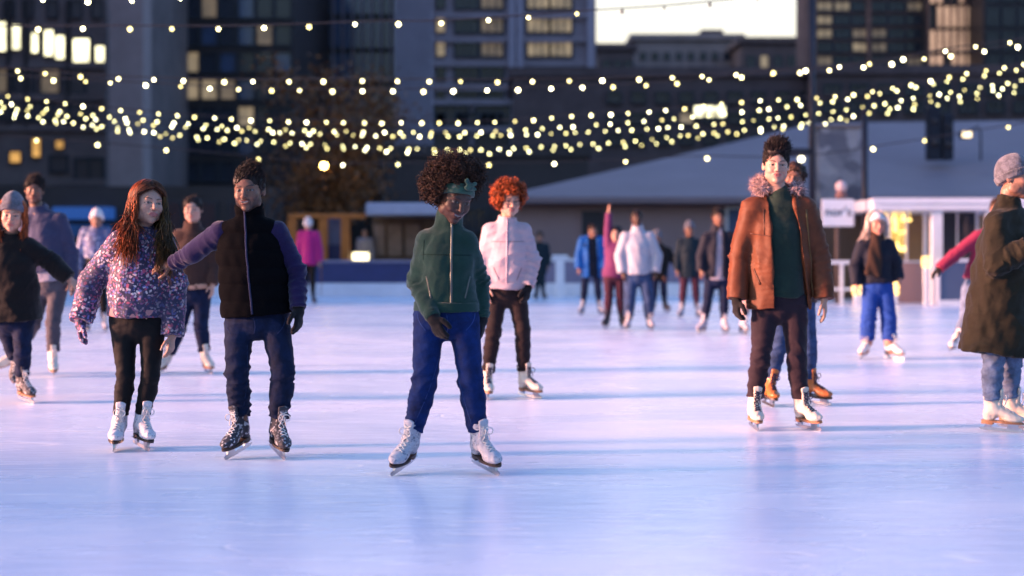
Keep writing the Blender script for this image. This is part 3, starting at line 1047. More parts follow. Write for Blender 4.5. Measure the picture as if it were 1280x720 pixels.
        sl = G.get('sleeve', (.050 * b, .043 * b, .036))
        if G.get('arms', 'lr'): arms(S, J, sl, th * .75, which=G.get('arms', 'lr'), frac=G.get('slen', 1.0))
        nk = J['neck']; nd = unit(hp - nk)
        ct = G.get('collar')
        if ct == 'stand':
            ht = G.get('ch', .075)
            S.cone(nk - nd * .03, nk + nd * ht, (.080, .080), (.076, .077), flat='b', k=.025)
            S.cone(nk + nd * (ht - .035), nk + nd * (ht + .04), (.061, .062), (.067, .068), op='s', k=.006)
        elif ct == 'hood':
            S.cone(nk + np.array([0, .04, -.05]), nk + np.array([0, .07, .02]), (.095, .06), (.085, .045), k=.05)
            S.cone(nk - nd * .03, nk + nd * .045, (.080, .080), (.074, .076), flat='b', k=.02)
            S.cone(nk + nd * .015, nk + nd * .10, (.060, .062), (.064, .066), op='s', k=.008)
        elif ct == 'crew':
            S.cone(nk - nd * .05, nk + nd * .012, (.074, .074), (.066, .066), flat='b', k=.02)
        if G.get('open'):
            xl, xr, yc = G['open']
            zt = nk[2]
            fx = lambda z, a: (a[0] + (a[1] - a[0]) * np.clip((zt - z) / max(.1, zt - hz_), 0, 1))
            S.fn(lambda x, y, z: np.maximum(np.maximum(fx(z, xl) - x, x - fx(z, xr)), np.maximum(y - yc, z - zt - .12)) + 0 * x,
                 [-.4, -.5, hz_ - .15], [.4, yc + .02, zt + .2], 's', .008)
        amp = G.get('amp', .008)
        post = None
        if G.get('quilt'):
            def post(V_, F_, qz=G['quilt']):
                n_ = vnormals(V_, F_)
                return V_ + n_ * (.012 * (np.abs(np.sin(np.pi * V_[:, 2] / qz)) ** .6 - .6))[:, None]
        o, gv, gf = garment(G.get('name', 'jacket'), S, h, G['mat'], root,
                            dict(limbs=limb_list(J, sl[0], None, amp, G.get('lam', .075)) if G.get('arms', 'lr') else limb_list(J, .04, None, 0, .1), seed=seed + 2, torso=G.get('tf', .005), lump=.0012), post)
        if G.get('zip') or G.get('strips'):
            bv = BVHTree.FromPolygons([tuple(p) for p in gv], [tuple(int(i) for i in q) for q in gf])
            if G.get('zip'):
                zx, zm = G['zip']
                c0 = (J['shl'] + J['shr']) / 2; c1 = (J['hipl'] + J['hipr']) / 2
                t = np.linspace(0, 1, 26)
                zz = (nk[2] + .05) + (hz_ + .012 - nk[2] - .05) * t
                xx = zx + c1[0] + (c0[0] - c1[0]) * (zz - c1[2]) / (c0[2] - c1[2])
                r_ = strip(bv, list(zip(xx, zz)), .006, .004)
                if r_: obj('zipper', mesh_from('zipper', r_[0], r_[1], zm, True), o)
            for nm, pts, w_, t_, mm in G.get('strips', []):
                r_ = strip(bv, [(P3(a, c, Y)[0] - X0, P3(a, c, Y)[2]) for a, c in pts], w_, t_)
                if r_: obj(nm, mesh_from(nm, r_[0], r_[1], mm, True), o)
        if G.get('cuffs'):
            for q in 'lr':
                S2 = Sdf(); d_ = unit(J['wr' + q] - J['el' + q])
                S2.cone(J['wr' + q] - d_ * .035, J['wr' + q] + d_ * .008, sl[2] + th * .75 + .003, sl[2] + th * .75 - .003, flat='ab')
                V2, F2 = S2.mesh(h); obj('cuff', mesh_from('cuff', V2, F2, G['cuffs']), o)
        if G.get('hemband'):
            S2 = Sdf(); ax = torso_ / torso_[2]
            q0 = Pm + ax * (hz_ - Pm[2])
            S2.cone(q0 - ax * .004, q0 + ax * .05, (hm[0] + th + .006, hm[1] + th + .006), (hm[0] + th + .004, hm[1] + th + .004), sd, flat='ab')
            V2, F2 = S2.mesh(h); V2 = folds(V2, F2, [], seed, .004); obj('hem_band', mesh_from('hem_band', V2, F2, G['hemband']), o)
    # ---- gloves
    for q in 'lr':
        gm = J.get('glove' + q)
        if gm is not None:
            S = Sdf(); w, d_, n_, t_, s_, c_ = J['_h' + q]
            hand_prims(S, w, d_, n_, t_, s_, .0055, c_)
            S.cone(w - unit(d_) * .035, w + unit(d_) * .02, .037, .034, flat='a', k=.012)
            V2, F2 = S.mesh(min(h, .008) if hero else .012)
            obj('glove', mesh_from('glove', V2, F2, gm), root)
    # ---- hair, hats and extras: head-space makers
    for nm, mk, mt in J.get('headwear', []):
        V2, F2 = hx(mk())
        obj(nm, mesh_from(nm, V2, F2, mt), root)
    for nm, mk, mt in J.get('extras', []):
        V2, F2 = mk(J, hp, M)
        obj(nm, mesh_from(nm, V2, F2, mt), root)
    return root
# ------------------------------------------------------------------ cloth and leather
M_STEEL = plain('blade_steel', (.55, .55, .58), .28, 1, .5, .1, 20)
LACE_W = fabric('lace_white', (.66, .64, .62), .9, .1, 300)
LACE_D = fabric('lace_dark', (.02, .025, .06), .9, .1, 300)
SOLE_D = plain('sole_dark', (.035, .022, .018), .5, 0, .4)
SOLE_B = plain('sole_tan', (.30, .14, .07), .5, 0, .4)
BT_WHITE = plain('boot_white', (.66, .63, .60), .42, 0, .45, .14, 24, .12, 60)
BT_CREAM = plain('boot_cream', (.62, .54, .44), .45, 0, .45, .14, 24, .12, 60)
BT_GREY = floral_mat('boot_printed_grey', (.42, .42, .47), [(.58, .56, .58), (.35, .36, .44), (.08, .09, .14), (.50, .40, .42)], 95)
BT_WHITEP = floral_mat('boot_printed_white', (.58, .57, .60), [(.70, .68, .70), (.45, .45, .55), (.12, .13, .20), (.62, .52, .52)], 95)
BT_BLACK = plain('boot_black', (.018, .018, .024), .38, 0, .5, .2, 24, .15, 60)
BT_BLACKP = floral_mat('boot_printed_black', (.02, .02, .03), [(.55, .54, .58), (.03, .03, .05), (.60, .58, .60), (.02, .02, .03)], 62)
BT_ORANGE = plain('boot_orange_leather', (.42, .13, .025), .34, 0, .55, .25, 24, .12, 60)
BT_DIM = plain('boot_grey_blue', (.30, .31, .38), .5, 0, .4, .2, 24, .12, 60)
D_BLUE = fabric('denim_bright_navy', (.003, .016, .085), .85, .5, 300, .45, .02, 13)
D_DARK = fabric('denim_dark', (.004, .010, .034), .85, .5, 300, .45, .02, 13)
D_MID = fabric('denim_mid', (.028, .055, .13), .85, .5, 300, .45, .02, 13)
D_LIGHT = fabric('denim_light', (.11, .155, .25), .85, .5, 300, .45, .02, 13)
T_BLACK = fabric('legging_black', (.005, .005, .006), .75, .2, 500, .15, .03)
T_PLUM = fabric('trouser_plum', (.018, .010, .016), .8, .2, 500, .25, .08)
T_BROWN = fabric('trouser_dark_brown', (.014, .008, .009), .8, .2, 500, .25, .08)
T_GREY = fabric('trouser_grey', (.06, .056, .07), .85, .2, 400, .25, .1)
T_TAN = fabric('trouser_tan', (.30, .19, .17), .85, .2, 400, .25, .1)
T_MAROON = fabric('trouser_maroon', (.055, .015, .03), .85, .2, 400, .25, .1)
T_BLUE = fabric('trouser_bright_blue', (.008, .045, .24), .8, .2, 400, .25, .1)
G_GREEN = fabric('fleece_green', (.006, .032, .024), .9, .2, 350, .3, .25)
G_WHITE = fabric('windbreaker_pale_pink', (.40, .32, .36), .62, .08, 500, .2, .1)
G_PURPLE = fabric('knit_purple', (.012, .007, .046), .9, .2, 260, .35, .2)
G_VEST = fabric('vest_black', (.0022, .0022, .003), .9, .2, 600, .2, .0, 7, .06)
G_BROWN = plain('jacket_brown_leather', (.105, .030, .011), .62, 0, .25, .25, 9, .12, 26)
BRASS = plain('zip_brass', (.20, .11, .05), .4, .8)
G_BROWN2 = plain('jacket_seam', (.07, .02, .008), .6)
G_LINING = fabric('lining_rust', (.42, .13, .035), .7, .15, 400, .25, .1)
G_SWEATER = fabric('knit_dark_green', (.010, .026, .020), .92, .2, 260, .4, .2)
G_COAT = fabric('coat_black', (.004, .0035, .004), .85, .25, 380, .3, .12)
G_OLIVE = fabric('coat_olive', (.013, .0105, .004), .75, .3, 420, .3, .08, 5)
G_HOODIE = fabric('hoodie_slate', (.035, .040, .085), .9, .15, 350, .3, .2)
G_DKBROWN = fabric('jacket_dark_brown', (.040, .020, .016), .8, .2, 350, .25, .1)
G_BLUE = fabric('jacket_bright_blue', (.008, .10, .36), .6, .15, 400, .2, .08)
G_NAVY = fabric('jacket_navy', (.004, .007, .018), .7, .2, 400, .25, .08)
G_TEAL = fabric('jacket_dark_teal', (.005, .016, .026), .7, .2, 400, .25, .08)
G_MAGENTA = fabric('jacket_magenta', (.34, .012, .15), .6, .12, 400, .2, .08)
G_BERRY = fabric('jacket_berry', (.14, .028, .10), .75, .15, 400, .2, .08)
G_RED = fabric('jacket_crimson', (.22, .018, .055), .65, .12, 400, .2, .08)
G_OFFW = fabric('hoodie_off_white', (.36, .38, .45), .9, .08, 350, .3, .2)
G_TEE = fabric('tee_grey', (.28, .26, .31), .9, .08, 350, .2, .1)
G_TAN = fabric('hem_tan', (.45, .26, .18), .85, .1, 350, .2, .1)
G_FLORAL = floral_mat('jacket_floral', (.022, .020, .060), [(.50, .34, .40), (.40, .07, .14), (.12, .13, .36), (.62, .52, .55), (.30, .10, .24), (.05, .05, .14)], 58)
G_BLUEPAT = floral_mat('jacket_blue_white', (.06, .08, .18), [(.50, .52, .60), (.12, .16, .36), (.42, .44, .55), (.03, .04, .10)], 20)
GL_BLACK = fabric('glove_black', (.006, .0055, .007), .85, .2, 500, .25, .1)
ZIP = plain('zipper_grey', (.10, .11, .10), .4, .6, .5)
ZIPW = plain('zipper_violet', (.24, .20, .28), .5, .2, .5)
KNIT_GREY = fabric('beanie_grey', (.10, .105, .13), .95, .55, 160, .6, .25, 28)
KNIT_MIX = floral_mat('beanie_mixed', (.06, .055, .07), [(.42, .42, .46), (.05, .05, .07), (.30, .31, .36), (.10, .10, .12)], 70)
KNIT_WHITE = fabric('beanie_white', (.60, .56, .55), .95, .1, 160, .6, .25)
BAND_GREEN = floral_mat('headband_green', (.012, .060, .040), [(.02, .10, .06), (.01, .03, .025), (.18, .20, .17), (.015, .07, .05)], 40)
FUR = hair_mat('fur_pink_beige', (.48, .35, .35), .8)
H_BLACK = hair_mat('hair_black', (.012, .009, .009))
H_DARK = hair_mat('hair_dark_brown', (.030, .016, .010))
H_AUB = hair_mat('hair_auburn', (.21, .050, .014), .42)
H_CHEST = hair_mat('hair_chestnut', (.085, .030, .012), .45)
H_OLV = hair_mat('hair_brown_olive', (.060, .034, .010), .45)
H_RED = hair_mat('hair_copper', (.30, .060, .014), .5)
H_AFRO = hair_mat('hair_afro', (.036, .018, .011), .6)
H_FAIR = hair_mat('hair_fair', (.50, .42, .38), .5)
SK_D, SK_M, SK_T, SK_L = (.060, .028, .019), (.16, .078, .050), (.25, .13, .088), (.43, .255, .19)


def short(n, ln=.030, comb=(0, .3, .5), front=.072, top=.0, t=.009, lift=.6, curl=0, h=.006, slope=-.83, r=.0028, wide=0.0):
    return lambda: join(cap(t, front, slope, top, h=h, wide=wide), tufts(n, ln, comb, t, front, slope, top, lift=lift, curl=curl, r=r, wide=wide))


def beanie(t=.017, front=.050, slope=-.45, top=.03, h=.006):
    def mk():
        S = Sdf()
        S.ell(CAP_C + np.array([0, .004, top * .4]), (CAP_R[0] + t, CAP_R[1] + t, CAP_R[2] + t + top), k=.01)
        n_ = unit(np.array([0, slope, -1.0])); S.plane((0, -.085, front), n_)
        V, F = S.mesh(h)
        V = V + vnormals(V, F) * (.003 * snoise(V, 40, 2))[:, None]
        S = Sdf()
        S.ell(CAP_C + np.array([0, .004, top * .4]), (CAP_R[0] + t + .008, CAP_R[1] + t + .008, CAP_R[2] + t + top), k=.01)
        S.plane((0, -.085, front - .002), n_); S.plane((0, -.085, front + .045), -n_)
        V2, F2 = S.mesh(h)
        V2 = V2 + vnormals(V2, F2) * (.0015 * np.sin(np.arctan2(V2[:, 0], V2[:, 1]) * 46))[:, None]
        return join((V, F), (V2, F2))
    return mk


def headband():
    S = Sdf()
    S.ell(CAP_C, CAP_R + .017, k=.01)
    n_ = unit(np.array([0, -.55, -1.0])); S.plane((0, -.085, .050), n_); S.plane((0, -.085, .105), -n_)
    V, F = S.mesh(.005)
    V = V + vnormals(V, F) * (.003 * snoise(V * np.array([1, 1, 3]), 45, 2))[:, None]
    S = Sdf()
    for a, b in (((-.012, -.098, .085), (.030, -.104, .116)), ((.016, -.10, .085), (-.022, -.10, .125)), ((0, -.10, .08), (.045, -.085, .085))):
        S.cone(a, b, (.009, .006), (.012, .005), k=.01)
    return join((V, F), S.mesh(.005))


def afro():
    c, r = np.array([-.010, .046, .078]), np.array([.122, .112, .104])
    S = Sdf(); S.ell(c + np.array([0, .012, 0]), r * .80)
    S.ell((0, -.105, -.02), (.088, .085, .098), op='s', k=.02)
    V, F = S.mesh(.009); V = V + vnormals(V, F) * (.010 * snoise(V, 40, 3) + .006 * snoise(V, 80, 5))[:, None]
    kp = lambda p: ~((p[:, 1] < -.02) & (p[:, 2] < .088) & (np.abs(p[:, 0]) < .088)) & ~((p[:, 2] < -.075) & (p[:, 1] < .05))
    A = curls(2000, c, r, (.72, 1.02), .009, .045, .0026, 12, kp)
    A2 = curls(800, (-.080, .05, .030), (.080, .09, .095), (.6, 1.05), .010, .05, .0026, 12, kp)
    A3 = curls(500, (.05, .03, .115), (.080, .085, .070), (.6, 1.08), .010, .05, .0024, 12, kp)
    B = curls(520, c, r, (.96, 1.22), .012, .060, .0014, 12, kp)
    return join((V, F), A, A2, A3, B)


def curly(n=1300):
    c, r = np.array([-.004, .022, .050]), np.array([.118, .112, .105])
    S = Sdf(); S.ell(c + np.array([0, .01, 0]), r * .84); S.ell((0, -.105, -.03), (.078, .085, .100), op='s', k=.02); S.ell((0, 0, -.14), (.09, .1, .09), op='s', k=.02)
    V, F = S.mesh(.008); V = V + vnormals(V, F) * (.008 * snoise(V, 45, 3) + .004 * snoise(V, 90, 5))[:, None]
    kp = lambda p: ~((p[:, 1] < -.03) & (p[:, 2] < .062) & (np.abs(p[:, 0]) < .070)) & (p[:, 2] > -.065)
    return join((V, F), curls(n, c, r, (.78, 1.04), .013, .045, .0042, 12, kp), curls(260, c, r, (.95, 1.2), .016, .05, .0032, 12, kp), curls(260, (-.075, .0, .0), (.05, .06, .06), (.5, 1.1), .014, .045, .004, 12, kp))


def quiff():
    S = Sdf()
    S.ell((0, -.022, .090), (.058, .070, .034)); S.ell((0, .02, .080), (.066, .075, .04), k=.03)
    V, F = S.mesh(.006); V = V + vnormals(V, F) * (.006 * snoise(V, 60, 3))[:, None]
    A = tufts(2200, lambda p: .010 + .036 * np.clip((p[:, 2] - .055) / .05, 0, 1), lambda p: np.stack([.25 + p[:, 0], .15 + 0 * p[:, 0], .9 + 0 * p[:, 0]], 1), .010, .080, -.83, .014, r=.0026, jit=.3, lift=.6)
    d = sph(1500); d = d[d[:, 2] > -.1][:700]
    p = np.array([0, -.018, .092]) + d * np.array([.060, .074, .036])
    t = np.linspace(0, 1, 5)
    dr = d * .5 + np.array([.12, .05, .75]) + RNG.normal(size=d.shape) * .25
    B = strands(p[:, None] + dr[:, None] * (.034 * t)[None, :, None], .0028 * (1 - .7 * t ** 2), 4)
    return join((V, F), cap(.006, .080, -.83, .0), A, B)


def glasses():
    m = MB()
    for s in (-1, 1):
        pts = [(s * .032 + .021 * math.cos(a), -.104 + .004 * abs(math.cos(a)), .000 + .017 * math.sin(a)) for a in np.linspace(0, 2 * math.pi, 17)]
        m.tube(pts, .0016, 5, False)
        m.tube([(s * .053, -.100, .004), (s * .074, -.06, .004), (s * .081, .012, .006)], .0016, 5)
    m.tube([(-.011, -.106, .004), (0, -.108, .007), (.011, -.106, .004)], .0016, 5)
    V = np.array(m.v); F = np.array([f if len(f) == 4 else f[:4] for f in m.f if len(f) == 4])
    return V, F


def fur_hood(J, hp, M):
    nk = J['neck'] + np.array([-.01, .03, .03])
    t = np.linspace(R(-35), R(215), 26)
    ring = np.stack([-.132 * np.cos(t), .070 * np.sin(t) - .01, .018 * np.sin(2 * t) - .01 + .02 * np.cos(t)], 1) + nk
    S = Sdf()
    for a, b in zip(ring[:-1], ring[1:]): S.cone(a, b, .034, .034, k=.02)
    V, F = S.mesh(.012); V = V + vnormals(V, F) * (.008 * snoise(V, 40, 1))[:, None]
    n_ = vnormals(V, F); k = RNG.integers(0, len(V), 2600)
    tt = np.linspace(0, 1, 4)
    dr = n_[k] + RNG.normal(size=(len(k), 3)) * .5 + np.array([0, 0, -.25])
    Pt = V[k][:, None] + dr[:, None] * (.024 * tt)[None, :, None]
    return join((V, F), strands(Pt, .0022 * (1 - .85 * tt), 3))


def scarf(J, hp, M):
    nk = J['neck']
    S = Sdf()
    S.cone(nk - np.array([0, 0, .03]), nk + np.array([0, -.01, .06]), (.10, .095), (.085, .085), k=.03)
    S.cone(nk + np.array([-.02, -.10, .0]), nk + np.array([-.06, -.15, -.40]), (.06, .03), (.10, .03), k=.03)
    V, F = S.mesh(.014); V = V + vnormals(V, F) * (.008 * snoise(V, 30, 1))[:, None]
    return V, F


def backpack(J, hp, M):
    c = (J['shl'] + J['shr']) / 2
    S = Sdf(); S.ell(c + np.array([-.04, .20, -.16]), (.17, .10, .22)); S.cone(c + np.array([-.12, .05, .05]), c + np.array([-.13, -.13, -.1]), .02, .02)
    return S.mesh(.016)


def bun(J, hp, M):
    S = Sdf(); S.ell(hp + M @ np.array([0, .09, .05]), (.05, .05, .05)); return S.mesh(.012)


def hd(**k): return k


SEAM_B = fabric('seam_denim', (.020, .045, .16), .9, .3, 300)
SEAM_D = fabric('seam_dark_denim', (.016, .030, .085), .9, .3, 300)
SEAM_G = fabric('seam_green', (.003, .016, .012), .9, .3, 300)
SEAM_P = fabric('seam_pink', (.22, .17, .20), .9, .3, 300)


def line(x0, y0, x1, y1, n=9, bow=0.0):
    return [(x0 + (x1 - x0) * t + bow * math.sin(math.pi * t), y0 + (y1 - y0) * t) for t in np.linspace(0, 1, n)]


W_HEM = dict(limbs=[], seed=1)
PEOPLE = []


def add(label, **J): PEOPLE.append((J, label))


# --- front row -----------------------------------------------------------------
add('woman with big curly hair, green headband, dark green zip jacket and bright blue jeans',
    Y=8.63, cx=558, fem=1, head=(568, 246, .05, 26, 24, 9), hs=1.08, neck=(560, 279, 0), shl=(531, 298, 0), shr=(586, 300, .02),
    ell=(520, 352, .0), elr=(600, 352, -.06), wrl=(541, 396, .14), wrr=(602, 396, -.02), hipl=(537, 390), hipr=(579, 390),
    knl=(531, 476, .06), knr=(588, 474, .05), ftl=(515, .03, -22, 12, 0, 0), ftr=(598, .03, 32, 10, 0, 0),
    handl=dict(n=(.7, .6, 0), d=(.35, -.25, -.9), curl=30), handr=dict(n=(-1, .2, 0), d=(0, -.1, -1)),
    w=.285, skin=SK_D, brow=(.012, .008, .006), lip=(.12, .035, .035), smile=1, lid=.75,
    legr=(.078, .058, .056, .044), trousers=dict(mat=D_BLUE, name='jeans', hem=.90, amp=.0075, th=.010, waist=1.06, strips=[('pocket_seam', line(523, 391, 534, 412, 9, -3), .0022, .0015, SEAM_B), ('pocket_seam', line(594, 391, 583, 412, 9, 3), .0022, .0015, SEAM_B), ('fly_seam', line(559, 391, 559, 418, 9, 2), .0022, .0015, SEAM_B), ('inner_seam', line(551, 440, 519, 528, 20, 3), .0018, .0012, SEAM_B), ('inner_seam', line(568, 440, 590, 528, 20, -2), .0018, .0012, SEAM_B)]),
    skates=(BT_GREY, SOLE_D, LACE_W), glovel=GL_BLACK, glover=GL_BLACK,
    tops=[dict(mat=G_GREEN, hem=388, th=.018, hemr=(.158, .112), waistr=(.132, .102), chestr=(.138, .104), collar='stand', ch=.088, zip=(.03, ZIP), amp=.0085, sleeve=(.043, .038, .030), cuffs=G_GREEN, hemband=G_GREEN, tf=.006, strips=[('pocket_zip', line(534, 345, 540, 372), .004, .002, ZIP), ('pocket_zip', line(588, 345, 582, 372), .004, .002, ZIP), ('yoke_seam', line(528, 318, 590, 319, 14), .002, .0014, SEAM_G), ('sleeve_seam', line(531, 300, 530, 325, 8), .002, .0014, SEAM_G)])],
    headwear=[('hair', afro, H_AFRO), ('headband', headband, BAND_GREEN)])

add('bearded man in black puffer vest over purple sleeves and dark jeans, reaching out an arm',
    Y=9.3, cx=318, head=(311, 238, .04, -6, 4, -2), hs=1.04, neck=(312, 271), shl=(272, 289), shr=(350, 289),
    ell=(241, 316, -.08), wrl=(217, 329, -.17), elr=(371, 340, -.02), wrr=(373, 386, .06), hipl=(300, 392), hipr=(342, 392),
    knl=(296, 466, .06), knr=(354, 466, .06), ftl=(301, .03, -24, 11, 0, 0), ftr=(347, .05, 28, 11, 0, 0),
    handl=dict(n=(0, .8, -.6), d=(-1, .1, -.15), curl=30), handr=dict(n=(-1, .3, 0), curl=30),
    skin=SK_M, brow=(.010, .007, .006), beard=.85, smile=1, b=1.04, iris=(.02, .012, .008),
    legr=(.080, .058, .056, .050), trousers=dict(mat=D_DARK, name='jeans', hem=.90, amp=.010, th=.012, lam=.065, strips=[('pocket_seam', line(284, 396, 292, 416, 9, -3), .0022, .0015, SEAM_D), ('pocket_seam', line(358, 396, 350, 416, 9, 3), .0022, .0015, SEAM_D), ('fly_seam', line(321, 396, 321, 416, 9, 2), .0022, .0015, SEAM_D), ('inner_seam', line(312, 430, 308, 505, 18, 2), .0018, .0012, SEAM_D), ('inner_seam', line(331, 430, 340, 505, 18, 2), .0018, .0012, SEAM_D)]),
    skates=(BT_BLACKP, SOLE_D, LACE_W), glover=GL_BLACK,
    tops=[dict(name='sweater', mat=G_PURPLE, hem=385, th=.012, amp=.008, sleeve=(.060, .050, .042)),
          dict(name='puffer_vest', mat=G_VEST, hem=394, th=.034, inset=.085, hemr=(.172, .122), waistr=(.165, .118), arms='', delt=.036, collar='stand', ch=.07, quilt=.10, zip=(0, LACE_D), tf=.004)],
    headwear=[('hair', short(1500, lambda p: .014 + .026 * np.clip((p[:, 2] - .05) / .06, 0, 1), lambda p: np.stack([.6 + p[:, 0], -.3 + 0 * p[:, 0], .8 + 0 * p[:, 0]], 1), .080, .008, .007), H_BLACK)])

LONG_A = lambda: join(cap(.002, .080, -.75, 0, .003), long_hair([(-130, -58, 230, (-.120, -.06, -.26), (.035, .035, .05)), (150, 235, 170, (-.06, .07, -.30), (.05, .03, .05))]))
LONG_C = lambda: long_hair([(-95, -68, 120, (-.110, -.05, -.22), (.03, .03, .05), (-25, 2)), (68, 95, 90, (.10, -.04, -.16), (.025, .03, .05), (-2, 25))])
LONG_B = lambda: long_hair([(58, 125, 190, (.072, -.185, -.335), (.034, .014, .045)), (50, 95, 110, (.045, -.17, -.26), (.03, .014, .045)), (95, 150, 90, (.10, .0, -.24), (.03, .03, .05))])
add('girl with long auburn hair in a flowery jacket, black leggings and printed white skates',
    Y=9.68, cx=168, fem=1, head=(185, 256, .04, 34, -3, 6), hs=1.04, neck=(179, 288), shl=(148, 303, 0), shr=(206, 301, 0),
    ell=(115, 352, -.02), wrl=(101, 402, .06), elr=(219, 358, -.02), wrr=(215, 420, .04), hipl=(154, 398), hipr=(191, 398),
    knl=(157, 468, .06), knr=(188, 470, .05), ftl=(150, .04, 8, 3, -3, 0), ftr=(177, .02, 34, 3, 4, 0),
    handl=dict(n=(1, .3, 0), d=(-.05, -.1, -1), curl=35), handr=dict(n=(-1, .3, 0), curl=34),
    skin=SK_L, lip=(.42, .11, .11), brow=(.05, .025, .015), iris=(.05, .05, .04), w=.29,
    legr=(.082, .050, .051, .044), trousers=dict(mat=T_BLACK, name='leggings', hem=.90, th=.004, amp=.0025, lam=.05),
    skates=(BT_WHITEP, SOLE_D, LACE_W), glovel=G_FLORAL,
    tops=[dict(mat=G_FLORAL, hem=395, th=.028, hemr=(.150, .118), waistr=(.158, .122), chestr=(.148, .112), amp=.011, lam=.09, sleeve=(.062, .060, .052), collar='crew', tf=.009, hemband=fabric('hem_pink', (.42, .20, .20), .85, .2))],
    headwear=[('hair', LONG_A, H_AUB), ('hair', LONG_C, H_CHEST), ('hair', LONG_B, H_OLV)])

add('tall man in open brown jacket with fur hood over dark green jumper',
    Y=10.76, cx=972, head=(970, 207, .04, -3, 2, 2), hs=1.03, neck=(975, 239), shl=(938, 260), shr=(1010, 258),
    ell=(924, 322, -.02), wrl=(921, 374, .04), elr=(1024, 320, -.02), wrr=(1030, 374, .05), hipl=(957, 378), hipr=(992, 378),
    knl=(951, 448, .06), knr=(996, 448, .06), ftl=(943, .02, 4, 2, -3, 0), ftr=(1001, .04, 26, 2, 5, 0),
    handl=dict(n=(1, .3, 0), curl=50), handr=dict(n=(-1, .3, 0), d=(.08, -.1, -1), curl=26),
    skin=SK_L, lip=(.36, .10, .10), brow=(.016, .010, .008), iris=(.03, .02, .012), smile=.4, hsc=1.0,
    legr=(.088, .056, .054, .049), trousers=dict(mat=T_PLUM, name='trousers', hem=.90, amp=.0085, th=.010, lam=.085),
    skates=(BT_CREAM, SOLE_B, LACE_D), glovel=GL_BLACK,
    tops=[dict(name='jumper', mat=G_SWEATER, hem=372, th=.014, amp=.006, sleeve=(.048, .04, .032), collar='crew', tf=.005, hemr=(.150, .112)),
          dict(name='jacket', mat=G_BROWN, hem=386, th=.030, hemr=(.188, .134), waistr=(.172, .126), chestr=(.178, .116), open=((-.075, -.035), (.085, .20), -.03), amp=.012, lam=.07, sleeve=(.060, .053, .045), tf=.008, strips=[('zipper', [(962 + i * .5, 256 + i * 12) for i in range(11)], .006, .004, BRASS), ('placket_edge', [(1005 + i * 1.1, 262 + i * 12) for i in range(11)], .006, .004, BRASS), ('pocket_edge', [(940 + i * 1.2, 336 + i * 3.2) for i in range(7)], .008, .004, G_BROWN2), ('seam', [(952, 262 + 8 * i) for i in range(5)], .003, .003, G_BROWN2), ('yoke_seam', [(936 + 4 * i, 292 + .6 * i) for i in range(7)], .003, .003, G_BROWN2)])],
    headwear=[('hair', quiff, H_BLACK)], extras=[('fur_hood', fur_hood, FUR)])

add('person with curly copper hair and glasses in a pale pink windbreaker',
    Y=12.97, cx=632, head=(637, 251, .04, 14, 8, 3), hs=1.04, neck=(634, 277), shl=(613, 289), shr=(655, 289),
    ell=(604, 326, 0), wrl=(607, 358, .06), elr=(664, 325, 0), wrr=(660, 359, .08), hipl=(622, 362), hipr=(645, 362),
    knl=(617, 414, .06), knr=(653, 412, .05), ftl=(609, .05, 10, 3, -4, 0), ftr=(655, .0, 42, 3, 4, 0),
    handr=dict(n=(-.8, .5, 0), curl=40), skin=SK_L, lip=(.40, .12, .11), brow=(.12, .035, .012), smile=.5, glover=GL_BLACK, fem=.3,
    legr=(.078, .054, .051, .045), trousers=dict(mat=T_BROWN, hem=.90, amp=.008, th=.010),
    skates=(BT_CREAM, SOLE_B, LACE_D),
    tops=[dict(mat=G_WHITE, hem=361, th=.026, hemr=(.160, .118), waistr=(.158, .118), chestr=(.150, .112), amp=.011, sleeve=(.058, .052, .042), collar='stand', ch=.05, zip=(0, ZIPW), tf=.008, hemband=G_WHITE, strips=[('pocket_seam', line(617, 334, 624, 350), .004, .002, SEAM_P), ('pocket_seam', line(652, 334, 646, 350), .004, .002, SEAM_P), ('yoke_seam', line(614, 302, 655, 302, 12), .0028, .002, SEAM_P)])],
    headwear=[('hair', curly, H_RED), ('glasses', glasses, BT_BLACK)])

add('person in grey knit beanie and long black coat with one arm stretched out',
    Y=12.56, cx=18, fem=1, head=(15, 269, .05, 12, 6, 4), hs=1.05, neck=(13, 297), shl=(-14, 309), shr=(36, 307),
    ell=(-24, 350), wrl=(-20, 385, .08), elr=(62, 326, -.05), wrr=(87, 349, -.04), hipl=(4, 395), hipr=(29, 395),
    knl=(18, 440, -.10), knr=(28, 440, .06), ftl=(22, -.42, 10, 30, 0, .10), ftr=(27, .0, 42, 3, 5, 0),
    handr=dict(n=(0, .6, -.8), curl=34), skin=(.44, .25, .18), lip=(.38, .11, .10), brow=(.03, .018, .012),
    legr=(.078, .054, .050, .045), trousers=dict(mat=D_DARK, name='jeans', hem=.90, amp=.007),
    skates=(BT_BLACKP, SOLE_B, LACE_W),
    tops=[dict(name='coat', mat=G_COAT, hem=402, th=.034, hemr=(.200, .150), waistr=(.175, .128), chestr=(.165, .118), amp=.009, sleeve=(.058, .052, .044), collar='stand', ch=.06, tf=.007)],
    headwear=[('beanie', beanie(), KNIT_GREY), ('hair', lambda: long_hair([(60, 110, 90, (.085, -.03, -.24), (.02, .02, .04)), (-110, -60, 70, (-.08, -.03, -.22), (.02, .02, .04))]), H_AUB)])

